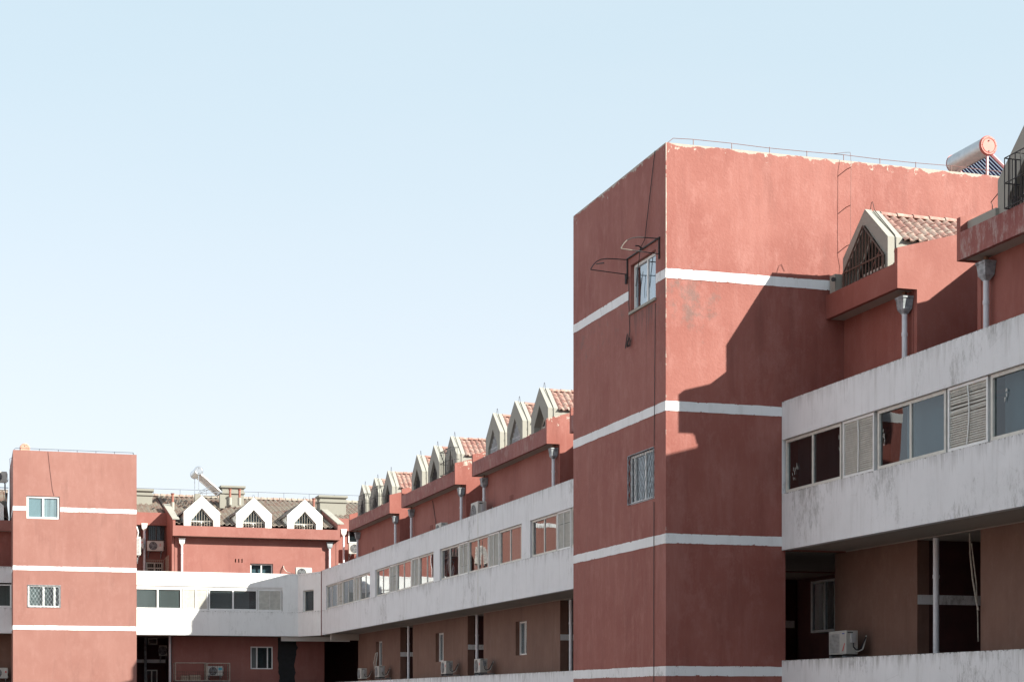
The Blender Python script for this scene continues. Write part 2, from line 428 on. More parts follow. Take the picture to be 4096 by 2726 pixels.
def downpipe(par, F, u, d, ztop, zbot, mat='pipe', hop='hopper', rr=.057, hw=.17, hopper=True):
    m = MB().tube([F(u, d, ztop - (.36 if hopper else 0)), F(u, d, zbot)], rr, 14)
    z = ztop - .75
    while z > zbot + .3:
        m.tube([F(u, d, z), F(u, d, z - .07)], rr + .009, 14); z -= 1.95
    p = m.build('downpipe', mat, par, smooth=True)
    if hopper:
        a = hw; b = hw * .62
        def rect(w, z, dd=0): return [F(u - w, d - w * .8, z), F(u + w, d - w * .8, z), F(u + w, d + w * .8, z), F(u - w, d + w * .8, z)]
        h = MB().prism(rect(a, ztop - .045), rect(a, ztop)).prism(rect(a * .74, ztop - .27), rect(a * .9, ztop - .045)).prism(rect(b * .5, ztop - .37), rect(a * .72, ztop - .27))
        h.build('hopper', hop, p)
        MB().tube([F(u, d, ztop + .1), F(u, d, ztop - .02)], .045, 10).build('outlet', 'rust', p)
    return p

def dormer(par, F, uc, far=False, bars='whitebar', winmat='cur_teal', hw=.93, open_front=False):
    fm = 'dormer_white' if far else 'concrete'
    iw, iz, ia = (.60, 9.42, 10.08) if not open_front else (.88, 9.50, 10.36)
    if open_front: hw = 1.0
    d0 = 1.32
    def outl(w, ze, za, zb): return [(uc - w, zb), (uc - w, ze), (uc, za), (uc + w, ze), (uc + w, zb)]
    def P(o, d): return [F(u, d, z) for u, z in o]
    O = outl(hw, 9.86, 10.70, 8.92); I = outl(iw, iz, ia, 8.92)
    O2 = outl(hw - .035, 9.84, 10.655, 8.92); O3 = outl(hw - .01, 9.855, 10.685, 8.92)
    fr = MB().ring(P(O, d0), P(I, d0), P(O, d0 + .16), P(I, d0 + .16)).ring(P(O2, d0 + .16), P(I, d0 + .16), P(O2, d0 + .21), P(I, d0 + .21)).ring(P(O3, d0 + .21), P(I, d0 + .21), P(O3, d0 + .36), P(I, d0 + .36))
    fr = fr.build('dormer', fm, par)
    # cheeks running back into the roof
    dz = d0 + .36
    for s in (-1, 1):
        ck = MB()
        u = uc + s * (hw - .06); a, b = (u - .05, u + .05)
        de = (9.86 - 9.17) / SL + 1.2
        ck.prism([F(a, dz, 8.95), F(a, dz, 9.80), F(a, de, 9.80)], [F(b, dz, 8.95), F(b, dz, 9.80), F(b, de, 9.80)])
        ck.build('cheek', fm, fr)
    # tiled roof of the dormer, both slopes, back to the main roof
    zr = 10.60; ze = 9.82; slope = Vector(F(uc + hw + .05, 0, ze)) - Vector(F(uc, 0, zr))
    dend = (zr - 9.17) / SL + 1.25
    L = dend - (d0 + .36); nt_ = int(L / .215)
    for s in (-1, 1):
        P0 = F(uc, d0 + .36, zr); dv = (Vector(F(uc + s * (hw + .07), 0, ze - .02)) - Vector(F(uc, 0, zr))) / 4.
        du = (Vector(F(0, 1, 0)) - Vector(F(0, 0, 0))) * .215
        nr = dv.cross(du); nr.normalize()
        if nr.z < 0: nr = -nr
        tile_sheet(P0, du, dv, nt_, 4, nr, 'tile_old' if far else 'tile_red', fr, name='dormer_tiles', amp=.036, lift=.018)
    rd = MB(); k = 0
    x = d0 + .36
    while x < dend:
        x2 = min(x + .40, dend + .05); n = 8; A = []; B = []
        for (xx, r, LL) in ((x, .105, A), (x2, .085, B)):
            for i in range(n + 1):
                t = math.pi * i / n; LL.append(F(uc + r * math.cos(t), xx, zr - .02 + r * .95 * math.sin(t)))
        rd.prism(A, B); x = x2
    rd.build('ridge_tiles', 'tile_old' if far else 'tile_red', fr, smooth=False)
    # window set inside the opening, with its guard bars
    dw = d0 + .27
    wO = outl(iw + .02, iz + .01, ia + .03, 8.92); wI = outl(iw - .045, iz - .025, ia - .05, 8.99)
    win = MB().ring(P(wO, dw), P(wI, dw), P(wO, dw + .05), P(wI, dw + .05))
    win.box(F, uc - .56, uc + .56, dw, dw + .05, 9.36, 9.42).box(F, uc - .025, uc + .025, dw, dw + .05, 8.95, 9.36)
    win = win.build('dormer_window', 'frame' if far else 'cream', fr)
    MB().prism(P(outl(iw - .02, iz - .02, ia - .03, 8.93), dw + .02), P(outl(iw - .02, iz - .02, ia - .03, 8.93), dw + .026)).build('pane', 'glass', win)
    MB().prism(P(outl(iw, iz, ia + .02, 8.92), dw + .12), P(outl(iw, iz, ia + .02, 8.92), dw + .14)).build('curtain', winmat, win)
    if bars and open_front:
        b = MB(); nb = 13; db = d0 - .05
        for i in range(nb):
            u = uc - .86 + 1.72 * i / (nb - 1); zt = 9.5 + .80 * (1 - abs(u - uc) / .86)
            b.box(F, u - .012, u + .012, db - .012, db + .012, 9.0, zt)
        b.tube([F(uc - .9, db, 9.0), F(uc - .9, db, 9.48), F(uc, db, 10.33), F(uc + .9, db, 9.48), F(uc + .9, db, 9.0)], .022, 6)
        b.tube([F(uc - .9, db, 9.5), F(uc + .9, db, 9.5)], .02, 6)
        b.build('window_bars', bars, win)
    elif bars:
        b = MB(); nb = 9; db = d0 + .1
        for i in range(nb):
            u = uc - .54 + 1.08 * i / (nb - 1); zt = 9.42 + .66 * (1 - abs(u - uc) / .6) - .02
            b.tube([F(u, db, 8.95), F(u, db, zt)], .011 if far else .014, 6)
        b.tube([F(uc - .57, db, 9.4), F(uc + .57, db, 9.4)], .013, 6)
        if far: b.tube([F(uc - .57, db, 9.42), F(uc, db, 10.05), F(uc + .57, db, 9.42)], .014, 6)
        b.build('window_bars', bars, win)
    # lightning wire over the verge
    w = MB().tube([F(uc - .1, d0 + .18, 10.68), F(uc - .02, d0 + .18, 10.87), F(uc + .03, d0 + .18, 10.87), F(uc + .1, d0 + .18, 10.66)], .007, 5)
    w.tube([F(uc - .12, d0 + .17, 10.66), F(uc - hw + .03, d0 + .19, 9.90), F(uc - hw - .03, d0 + .19, 9.55)], .010, 5)
    w.build('lightning_wire', 'iron', fr)
    return fr

def block(par, F, u0, u1, dormers, open_front=False, far=False, near_peel=False, cutlo=None, detail=True, bars=None, gut=None, lo_side=True, hi_side=True, pipes=True, win=True, red=None, tilemat=None, winmats=None):
    """raised red storey behind the parapet: wall, gutter box, gable ends, tiled roof, dormers, pipes"""
    rd = red or ('red_far' if far else 'red'); g = gut or ('red_far' if far else 'red_gutter')
    holes = []
    wu0, wu1 = u0 + 3.55, u0 + 4.85
    if far: wu0, wu1 = 14.1, 15.3
    if win and detail: holes.append((wu0, wu1, 6.3, 7.24))
    sl = []
    su = 13.3 if far else u0 + 5.25
    if detail:
        for k in range(3):
            holes.append((su + .17 * k, su + .17 * k + .06, 7.27, 7.47))
    a = u0 + (.15 if lo_side else 0); b = u1 - (.15 if hi_side else 0)
    wall = MB().wall(F, a, b, 5.95, 9.1, 1.55, 1.80, holes).build('upper_wall', rd, par)
    if detail: MB().box(F, su - .1, su + .5, 1.802, 1.83, 7.2, 7.55).build('vent_backing', 'black', wall)
    if win and detail:
        window(par, F, wu0 + .02, wu1 - .02, 6.3, 7.22, 1.66, cuts=((wu0 + wu1) / 2,), cur='cur_teal')
    # gutter box: outer face with a hollow trough
    gm = MB()
    a2 = u0 + (.13 if lo_side else 0); b2 = u1 - (.13 if hi_side else 0)
    gm.box(F, a2, b2, 1.09, 1.19, 8.563, 9.10)
    gm.box(F, a2, b2, 1.75, 1.9, 9.1, 9.16)
    gm.build('gutter_front', g, par)
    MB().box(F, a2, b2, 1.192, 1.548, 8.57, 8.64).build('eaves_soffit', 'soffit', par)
    # gable ends
    de = 10.4
    cheek = 'red_cheek' if near_peel else rd
    for (s, ua, ub, on) in ((0, u0, u0 + .13, lo_side), (1, u1 - .13, u1, hi_side)):
        if not on: continue
        prof = [(1.55, 5.95), (1.55, 8.56), (1.09, 8.56), (1.09, 9.40), (de, 9.40 + SL * (de - 1.09)), (de, 5.95)]
        if far: prof = prof[:4] + [(5.6, 9.40 + SL * 4.51), (5.6, 9.02 + SL * 4.51), (de, 9.02 + SL * (de - 1.09)), (de, 5.95)]
        e = MB().prism([F(ua, d, z) for d, z in prof], [F(ub, d, z) for d, z in prof]).build('gable_wall', cheek, par)
        if far:
            cp = MB(); q = 1.05
            cp.prism([F(ua - .03, q, 9.405), F(ua - .03, q, 9.46), F(ua - .03, 5.6, 9.46 + SL * 4.55), F(ua - .03, 5.6, 9.405 + SL * 4.55)],
                     [F(ub + .2, q, 9.405), F(ub + .2, q, 9.46), F(ub + .2, 5.6, 9.46 + SL * 4.55), F(ub + .2, 5.6, 9.405 + SL * 4.55)])
            cp.build('coping', 'concrete', e)
    # tiled main roof
    tu = .27; n = int((u1 - u0 - .26) / tu)
    du = (Vector(F(1, 0, 0)) - Vector(F(0, 0, 0))) * ((u1 - u0 - .26) / n)
    dv = Vector(F(0, -.34, 0)) - Vector(F(0, 0, 0)); dv.z = -.34 * SL
    nv = 26
    nr = Vector(F(0, -SL, 0)) - Vector(F(0, 0, 0)); nr.z = 1; nr.normalize()
    top = Vector(F(u0 + .13, 1.5 + .34 * nv, roof_z(1.5 + .34 * nv)))
    tile_sheet(top, du, dv, n, nv, nr, tilemat or ('tile_old' if far else 'tile_red'), par)
    MB().prism([F(u0 + .13, 1.5, 9.0), F(u0 + .13, 1.5, 9.08), F(u0 + .13, 10.4, 9.08 + SL * 8.9), F(u0 + .13, 10.4, 9.0)],
               [F(u1 - .13, 1.5, 9.0), F(u1 - .13, 1.5, 9.08), F(u1 - .13, 10.4, 9.08 + SL * 8.9), F(u1 - .13, 10.4, 9.0)]).build('roof_deck', 'membrane', par)
    for k, uc in enumerate(dormers):
        bb = bars[k] if bars else ('oldbar' if far else 'whitebar')
        dormer(par, F, uc, far, bb, (winmats[k] if winmats else ('cur_white' if far else 'cur_dark')), open_front=open_front)
    if pipes:
        lo = .5 if far else .3
        if lo_side: downpipe(par, F, u0 + lo, 1.43, 8.46, 6.15, hop='hopper_white' if far else 'hopper')
        if hi_side: downpipe(par, F, u1 - .5, 1.43, 8.46, 6.15, hop='hopper_white' if (far and False) else 'hopper')

def gap(par, F, u0, u1, far=False):
    """recess between two raised blocks with its own set-back eaves"""
    rd = 'red_far' if far else 'red'
    MB().box(F, u0, u1, 4.4, 4.6, 5.95, 9.5).build('recess_wall', rd, par)
    zt = 10.04
    MB().box(F, u0 + .003, u1 - .003, 4.05, 4.15, 9.36, zt).box(F, u0 + .003, u1 - .003, 4.15, 4.398, 9.36, 9.44).build('gutter_front', rd, par)
    tu = .27; n = max(2, int((u1 - u0) / tu)); nv = 18
    du = (Vector(F(1, 0, 0)) - Vector(F(0, 0, 0))) * ((u1 - u0) / n)
    dv = Vector(F(0, -.34, 0)) - Vector(F(0, 0, 0)); dv.z = -.34 * SL
    nr = Vector(F(0, -SL, 0)) - Vector(F(0, 0, 0)); nr.z = 1; nr.normalize()
    dt = 4.2 + .34 * nv
    top = Vector(F(u0, dt, roof_z(dt)))
    tile_sheet(top, du, dv, n, nv, nr, 'tile_old' if far else 'tile_red', par)

def rear(par, F, u0, u1, far=False):
    """rear half of the roof, rear wall and slabs that close the building"""
    MB().prism([F(u0, 10.4, 9.1 + SL * 9.1), F(u0, 10.4, 9.25 + SL * 9.2), F(u0, 20.2, 9.2), F(u0, 20.2, 9.05)],
               [F(u1, 10.4, 9.1 + SL * 9.1), F(u1, 10.4, 9.25 + SL * 9.2), F(u1, 20.2, 9.2), F(u1, 20.2, 9.05)]).build('rear_roof', 'tile_old', par)
    MB().box(F, u0, u1, 19.7, 19.95, -H, 9.05).build('rear_wall', 'red', par)
    MB().box(F, u0, u1, .2, 19.7, 5.95, 6.12).build('terrace_slab', 'membrane', par)

def ribbon_room(par, F, u0, u1):
    MB().box(F, u0, u1, 2.2, 2.35, 3.6, 5.95).build('inner_wall', 'inner', par)

def lower(par, F, u0, u1, blocks, far=False, ends=()):
    """open gallery under the white band, then the storeys below"""
    band = 'band_far' if far else 'band'
    MB().box(F, u0, u1, .0, 19.7, -.15, 0).build('gallery_floor', 'membrane', par)
    MB().wall(F, u0, u1, -2.45, .88, 0, .14).build('gallery_parapet', band, par)
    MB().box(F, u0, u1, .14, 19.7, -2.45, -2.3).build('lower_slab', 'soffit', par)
    MB().box(F, u0, u1, 1.59, 1.85, -H, -2.45).build('ground_storey_wall', 'red', par)
    for (a, b) in blocks:
        wu0, wu1 = a + 3.7, a + 5.0
        holes = []
        if b - a > 6 : holes.append((wu0, wu1, 1.61, 2.83)) if not far else holes.append((14.12, 15.30, 1.62, 2.80))
        w = MB().wall(F, a, b, 0, 3.34, 1.59, 1.87, holes).build('gallery_wall', 'red_far' if far else 'brown', par)
        if holes:
            h = holes[0]
            if far: window(par, F, h[0] + .01, h[1] - .01, h[2], h[3], 1.62, cuts=(h[0] + .34, h[0] + .90), cur='cur_grey', open_=0)
            else: window(par, F, h[0] + .01, h[1] - .01, h[2], h[3], 1.74, cuts=(h[0] + .65,), cur='cur_white', fw=.06, cd=.08, gl='glass_dusty')
        for (s, ua) in ((0, a + .003), (1, b - .203)):
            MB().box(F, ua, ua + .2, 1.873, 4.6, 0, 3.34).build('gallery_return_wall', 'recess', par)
            if not far:
                MB().box(F, ua - .004 if s == 0 else ua + .2, ua if s == 0 else ua + .204, 1.6, 4.55, 2.0, 2.2).build('stripe', 'stripe', par)
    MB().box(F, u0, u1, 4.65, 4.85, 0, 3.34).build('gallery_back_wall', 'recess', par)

# ================================================================== ground
g = MB()
g.add([(-600, -400, 0), (700, -400, 0), (700, 900, 0), (-600, 900, 0)], [(0, 1, 2, 3)])
go = g.build('ground', 'ground', None, noup=True); go['kind'] = 'structure'; go['label'] = 'grey paved courtyard ground'

# ================================================================== near wing (right of the tower)
nw = empty('apartment_building', (XW, 30, -H), 'near red block at the right edge with one gabled dormer beside the tower', 'building', 'red and white wings round the courtyard')
U0 = 6.0; U1 = 35.575
def band_wall(par, F, u0, u1, groups, mat, z0=3.34, z1=6.65, extra=()):
    holes = [(a, b, 4.6, 5.8) for a, b in groups] + list(extra)
    MB().wall(F, u0, u1, z0, z1, 0, .18, holes).build('window_band', mat, par)
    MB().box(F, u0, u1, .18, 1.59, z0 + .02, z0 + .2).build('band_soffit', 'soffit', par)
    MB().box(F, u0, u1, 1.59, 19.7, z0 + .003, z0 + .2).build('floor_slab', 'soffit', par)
band_wall(nw, FA, U0, U1, [(24.75, 35.55), (13.2, 23.5)], 'band')
for a, b, c in ((32.9, 35.5, ('cur_dark', 'cur_dark')), (28.8, 31.37, ('cur_teal', 'cur_teal', 'cur_teal', 'cur_dark')), (24.8, 27.3, ('cur_teal', 'cur_teal'))):
    window(nw, FA, a, b, 4.61, 5.79, .06, 'cream', cuts=((a + b) / 2,), cur=c, cd=.3, fw=.065)
mk = MB(); rr_ = random.Random(3)
for (uc, zc, n, sp) in ((35.13, 5.0, 7, .12), (34.95, 5.12, 4, .06), (32.98, 5.35, 7, .16), (31.12, 5.25, 8, .15), (26.85, 5.38, 6, .10)):
    for i in range(n):
        u = uc + rr_.uniform(-.06, .06); z = zc + rr_.uniform(-sp, sp); a = rr_.uniform(-.03, .03); l = rr_.uniform(.02, .05); w_ = rr_.uniform(.004, .010)
        mk.prism([FA(u - w_, .075, z - l), FA(u + w_, .075, z - l * .7), FA(u + a + w_, .075, z + l), FA(u + a - w_, .075, z + l * .8)],
                 [FA(u - w_, .078, z - l), FA(u + w_, .078, z - l * .7), FA(u + a + w_, .078, z + l), FA(u + a - w_, .078, z + l * .8)])
mk.build('glue_marks', 'hose', nw)
louvre(nw, FA, 31.5, 32.82, 4.61, 5.79, .05, bow=-.015)
louvre(nw, FA, 27.38, 28.72, 4.61, 5.79, .05, bad=(14, 16, 18, 20, 22), bow=-.06)
louvre(nw, FA, 23.5, 24.7, 4.61, 5.79, .05)
block(nw, FA, 32.39, 35.577, (34.2,), open_front=True, hi_side=False, win=False, detail=False, bars=('rustbar',), winmats=('cur_brown',), gut='red')
block(nw, FA, 21.0, 30.1, (22.5, 25.3, 28.1), bars=('iron', 'iron', 'iron'), gut='red_scuffed', winmats=('cur_dark', 'cur_dark', 'cur_white'))
block(nw, FA, 9.5, 18.6, (), detail=False, pipes=False)
gap(nw, FA, 30.1, 32.39); gap(nw, FA, 18.6, 21.0)
rear(nw, FA, U0, 35.57)
ribbon_room(nw, FA, U0, 35.57)
lower(nw, FA, U0, 35.575, [(9.5, 18.6), (21.0, 30.05)])
# lower wall beside the tower, reaching into the dark stair gallery
MB().wall(FA, 32.45, 36.1, 0, 3.34, 1.59, 1.87).build('gallery_wall', 'brown', nw)
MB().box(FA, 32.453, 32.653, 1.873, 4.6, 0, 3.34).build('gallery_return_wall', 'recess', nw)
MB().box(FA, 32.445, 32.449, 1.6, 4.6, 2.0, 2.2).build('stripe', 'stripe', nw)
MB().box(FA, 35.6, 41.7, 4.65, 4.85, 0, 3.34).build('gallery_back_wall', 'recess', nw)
MB().box(FA, 35.6, 41.7, .14, 4.65, 3.36, 3.5).build('gallery_ceiling', 'soffit', nw)
window(nw, FA, 37.05, 38.3, 1.62, 2.86, 2.1, cuts=(37.6,), cur='cur_dark', gl='glass_dull')
downpipe(nw, FA, 31.55, 1.50, 3.3, 0.0, hopper=False, rr=.062)
h = MB().tube([FA(30.45, 1.6, 3.3), FA(30.44, 1.6, 2.9), FA(30.35, 1.6, 2.4), FA(30.05, 1.5, 1.9), FA(29.9, 1.45, 1.75)], .018, 8)
h.tube([FA(30.42, 1.62, 3.1), FA(30.25, 1.62, 2.3), FA(30.2, 1.62, 1.7), FA(30.18, 1.62, 1.15)], .013, 8)
h.build('hanging_hose', 'oldbar', nw)
MB().box(FA, 35.25, 35.5, 1.15, 1.35, 9.1, 9.52).build('plaster_box', 'concrete', nw)
MB().tube([FA(35.2, 1.1, 9.38), FA(35.05, 1.0, 9.34)], .05, 8).build('small_lamp', 'dark', nw)
# rusted wire on the nearest gutter
MB().tube([FA(29.5, 1.5, 9.2), FA(29.5, 1.5, 9.55), FA(29.55, 1.5, 9.6), FA(29.2, 1.5, 9.75), FA(29.1, 1.5, 10.0)], .009, 5).build('lightning_wire', 'iron', nw)
MB().box(FA, 29.0, 29.97, 1.25, 2.2, 9.17, 9.33).build('gutter_slab', 'concrete', nw)

# ================================================================== mid wing
mw = empty('apartment_building', (XW, 65, -H), 'long receding red wing with rows of grey gabled dormers over a white window band', 'building', 'red and white wings round the courtyard')
A0, A1 = 41.72, 88.98
band_wall(mw, FA, A0, A1, [(43.6, 53.95), (54.85, 65.34), (66.29, 76.56), (77.65, 87.84)], 'band')
for g0, curs in ((87.84, ('cur_dark', 'cur_grey', 'cur_grey')), (76.56, ('cur_dark', 'cur_grey', 'cur_dark')), (65.34, ('cur_dark', 'cur_dark', 'cur_grey')), (53.95, ('cur_dark', 'cur_grey', 'cur_grey'))):
    x = g0 - .05
    for k in range(3):
        window(mw, FA, x - 2.47, x, 4.61, 5.79, .06, 'cream', cuts=(x - 1.24,), cur=curs[k], cd=.3, fw=.065)
        if k < 2:
            louvre(mw, FA, x - 3.80, x - 2.55, 4.61, 5.79, .05, bad=random.sample(range(25), 3) if k == 0 else ())
        x -= 3.88
MB().box(FA, 60.0, 60.03, -.012, -.001, 3.4, 6.6).build('joint_strip', 'cream', mw)
block(mw, FA, 44.1, 53.19, (45.6, 48.4, 51.2), near_peel=True)
block(mw, FA, 55.53, 64.63, (57.0, 59.85, 62.6), near_peel=True, bars=(None, 'whitebar', 'whitebar'))
block(mw, FA, 67.07, 76.12, (68.6, 71.3, 74.2), near_peel=True, bars=(None, 'iron', 'iron'))
block(mw, FA, 78.38, 87.39, (79.8, 82.6, 85.4), bars=('iron', 'iron', 'iron'))
for a, b in ((41.72, 44.1), (53.19, 55.53), (64.63, 67.07), (76.12, 78.38)): gap(mw, FA, a, b)
rear(mw, FA, A0, 87.4)
ribbon_room(mw, FA, A0, 88.6)
lower(mw, FA, A0, 88.95, [(44.1, 53.3), (55.6, 64.74), (67.0, 76.0), (78.38, 87.48)])
MB().box(FA, 87.2, 87.45, .14, 1.58, 3.02, 3.335).build('beam', 'soffit', mw)
for u in (54.3, 65.4, 76.5): downpipe(mw, FA, u, 1.52, 3.3, 0, hopper=False, rr=.062)
MB().tube([FA(72.3, 1.53, 8.5), FA(72.0, 1.53, 8.0), FA(71.6, 1.53, 7.2), FA(71.4, 1.53, 6.8)], .012, 5).build('cable', 'cable', mw)
# slanted guard cages in front of some dormers
def cage(par, F, u0, u1, z0, z1, d0, d1, n, mat='iron'):
    m = MB(); r = .012
    for z in (z0, (z0 + z1) / 2, z1): m.tube([F(u1, d1, z), F(u1, d0, z), F(u0, d0, z), F(u0, d1, z)], r, 5)
    for i in range(n + 1):
        u = u0 + (u1 - u0) * i / n; m.tube([F(u, d0, z0), F(u, d0, z1)], r * .85, 5)
    for u in (u0, u1):
        for k in range(1, 4): d = d0 + (d1 - d0) * k / 4; m.tube([F(u, d, z0), F(u, d, z1)], r * .85, 5)
    for i in range(0, n + 1, 2):
        u = u0 + (u1 - u0) * i / n; m.tube([F(u, d0, z1), F(u, d1, z1)], r * .7, 5)
    return m.build('dormer_cage', mat, par)
cage(mw, FA, 83.15, 84.55, 9.1, 10.0, .98, 1.31, 9); cage(mw, FA, 80.33, 81.75, 9.1, 10.05, .98, 1.31, 9)
cage(mw, FA, 66.35 + .9, 69.0, 9.1, 10.06, .98, 1.31, 11)
cage(nw, FA, 26.9, 28.28, 9.1, 10.03, .98, 1.31, 8)
cage(nw, FA, 24.2, 26.0, 9.1, 10.03, .98, 1.31, 9)

# ================================================================== back wing, right of the far tower
bw = empty('apartment_building', (13, YB, -H), 'far cross block with three white gabled dormers and a lichened tiled roof', 'building', 'red and white wings round the courtyard')
B0, B1 = 7.98, 16.35
ribs = [(7.98, 15.54)]
band_wall(bw, FB, B0, B1, ribs, 'band_far', z0=3.30, z1=6.53)
window(bw, FB, 8.0, 10.38, 4.61, 5.68, .06, 'frame', cuts=(9.17,), cur='cur_dust', cd=.06, gl='glass_dusty', fw=.07)
window(bw, FB, 11.74, 14.25, 4.61, 5.68, .06, 'frame', cuts=(12.99,), cur=('cur_dust', 'cur_dust', 'cur_dust', 'cur_dust', 'cur_dust', 'cur_dark'), cd=.06, gl='glass_dusty', fw=.07)
louvre(bw, FB, 10.42, 11.70, 4.61, 5.68, .05); louvre(bw, FB, 14.28, 15.5, 4.61, 5.68, .05)
MB().box(FB, 7.98, 15.54, .05, .17, 5.685, 5.8).build('window_head', 'frame', bw)
# splayed corner bay
c0 = Vector((16.35 * KB, YB, 0)); c1 = Vector((17.33, 88.99, 0)); cd_ = (c1 - c0); cl = cd_.length; cn = Vector((-cd_.y, cd_.x, 0)).normalized()
def FC(u, d, z):
    p = c0 + cd_ * (u / cl) + cn * d; return (p.x, p.y, z)
wu = (cl * .22, cl * .68)
MB().wall(FC, 0, cl, 3.33, 6.61, 0, .18, [(wu[0], wu[1], 4.6, 5.72)]).build('corner_band', 'band_far', bw)
window(bw, FC, wu[0] + .005, wu[1] - .005, 4.605, 5.715, .1, 'cream', cur='cur_brown', fw=.05)
MB().box(FC, cl + .0, cl + .035, -.015, .16, 3.30, 6.63).build('joint_strip', 'redjoint' if 'redjoint' in M else 'wirered', bw)
MB().prism([(16.56, YB + .2, 3.35), (17.3, 89.25, 3.35), (17.5, 89.0, 3.35), (19.7, 89.0, 3.35), (19.7, 92.9, 3.35), (16.56, 92.9, 3.35)],
           [(16.56, YB + .2, 3.5), (17.3, 89.25, 3.5), (17.5, 89.0, 3.5), (19.7, 89.0, 3.5), (19.7, 92.9, 3.5), (16.56, 92.9, 3.5)]).build('corner_slab', 'soffit', bw)
MB().prism([(16.58, YB + .2, 5.95), (17.32, 89.3, 5.95), (17.6, 89.0, 5.95), (24, 89.0, 5.95), (24, 95.8, 5.95), (16.58, 95.8, 5.95)],
           [(16.58, YB + .2, 6.12), (17.32, 89.3, 6.12), (17.6, 89.0, 6.12), (24, 89.0, 6.12), (24, 95.8, 6.12), (16.58, 95.8, 6.12)]).build('corner_terrace', 'membrane', bw)
block(bw, FBU, 10.04, 18.80, (11.56, 14.26, 16.96), far=True)
gap(bw, FBU, 7.98, 10.04, True); gap(bw, FBU, 18.80, 26.5, True)
rear(bw, FBU, B0, 26.5, True); ribbon_room(bw, FB, B0, 19.5)
rm = MB()
x = 7.98
while x < 26.4:
    A = []; B = []
    for (xx, r, LL) in ((x, .13, A), (x + .36, .10, B)):
        for i in range(7):
            t = math.pi * i / 6; LL.append((xx, YB + 10.42 + r * math.cos(t), roof_z(10.42) + .02 + r * 1.2 * math.sin(t)))
    rm.prism(A, B); x += .36
rm.build('ridge_tiles', 'tile_old', bw)
wr = MB().tube([(8, YB + 10.4, 12.07), (26, YB + 10.4, 12.09)], .010, 5)
for i in range(12): wr.tube([(8.6 + 1.5 * i, YB + 10.4, 11.6), (8.6 + 1.5 * i, YB + 10.4, 12.08)], .010, 5)
wr.build('lightning_wire', 'iron', bw)
lower(bw, FB, B0, 16.4, [(10.04, 18.05)], far=True)
MB().prism([(16.6, YB, -2.45), (17.34, 89.0, -2.45), (17.45, 89.2, -2.45), (16.7, YB + .2, -2.45)], [(16.6, YB, .86), (17.34, 89.0, .86), (17.45, 89.2, .86), (16.7, YB + .2, .86)]).build('gallery_parapet', 'band_far', bw)
MB().box(FB, 16.4, 21, -1, 5, -.15, 0).build('gallery_floor', 'membrane', bw)
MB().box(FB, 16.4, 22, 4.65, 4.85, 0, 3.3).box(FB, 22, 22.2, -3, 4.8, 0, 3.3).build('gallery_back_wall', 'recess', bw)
MB().box(FB, 16.0, 22.2, 1.6, 4.9, 3.335, 3.45).build('gallery_ceiling', 'soffit', bw)
MB().box(FB, 15.58, 19.2, .5, .72, 3.07, 3.30).build('beam', 'dormer_white', bw)
MB().box(FB, 7.98, 10.04, 4.630, 4.648, 1.97, 2.16).build('stripe', 'stripe', bw)
downpipe(bw, FB, 9.93, 1.45, 3.3, 0, hopper=False, rr=.065); downpipe(bw, FB, 8.95, 4.3, 3.3, 0, hopper=False, rr=.07, mat='hopper')
# black scorched coating left bare on the gallery wall
pl = [(15.56, 3.28), (15.57, 2.6), (15.54, 2.2), (15.62, 1.9), (15.58, 1.5), (15.66, 1.2), (15.60, .9), (16.50, .9), (16.44, 1.2), (16.50, 1.45), (16.42, 1.8), (16.52, 2.2), (16.56, 2.6), (16.62, 2.8), (16.54, 2.95), (16.56, 3.28)]
pp = []
for i, (a, b) in enumerate(pl):
    a2, b2 = pl[(i + 1) % len(pl)]
    for k in range(4):
        t = k / 4; j = random.uniform(-.02, .02) if (b > .95 and b < 3.2) else 0
        pp.append((a + (a2 - a) * t + j, b + (b2 - b) * t))
MB().prism([FB(u, 1.584, z) for u, z in pp], [FB(u, 1.589, z) for u, z in pp]).build('bare_black_patch', 'black', bw)
# windows of the recesses
w1 = window(bw, FB, 9.08, 9.97, 8.45, 9.32, 4.34, 'rustbar', cuts=(9.52,), cur='cur_white', cd=.05, fw=.05)
gb = MB()
for i in range(9): gb.tube([FB(9.12 + i * .1, 4.25, 8.36), FB(9.12 + i * .1, 4.25, 9.3)], .010, 5)
gb.tube([FB(9.08, 4.25, 8.38), FB(9.95, 4.25, 8.38)], .012, 5); gb.build('window_bars', 'iron', w1)
window(bw, FB, 8.3, 8.72, 8.57, 9.32, 4.34, 'rustbar', cur='cur_brown', cd=.05, fw=.05)
w2 = window(bw, FB, 9.0, 9.85, 6.3, 7.3, 4.34, 'cream', cuts=(9.42,), trans=(7.0,), cur='cur_dark', cd=.05)
gb = MB()
for i in range(10): gb.tube([FB(8.98 + i * .1, 4.2, 6.3), FB(8.98 + i * .1, 4.2, 7.42)], .012, 5)
gb.tube([FB(8.98, 4.2, 7.42), FB(9.9, 4.2, 7.42), FB(9.96, 3.9, 7.5), FB(9.96, 2.4, 7.55)], .012, 5)
for i in range(5): gb.tube([FB(9.96, 2.4 + i * .35, 6.3), FB(9.96, 2.4 + i * .35, 7.54)], .014, 5)
gb.build('window_bars', 'oldbar', w2)
window(bw, FB, 19.92, 20.6, 8.62, 9.32, 4.34, 'frame', cur='cur_dark', cd=.05)
window(bw, FB, 9.0, 9.6, .8, 1.6, 4.5, 'cream', cuts=(9.3,), cur='cur_grey', cd=.1)
window(bw, FB, 9.1, 9.6, 2.95, 3.28, 4.5, 'cream', cur='cur_grey', cd=.1)
downpipe(bw, FB, 8.88, 4.15, 9.33, 6.15, hop='hopper_white', rr=.07); downpipe(bw, FB, 19.6, 4.1, 9.33, 6.15, hop='hopper_white', rr=.06)
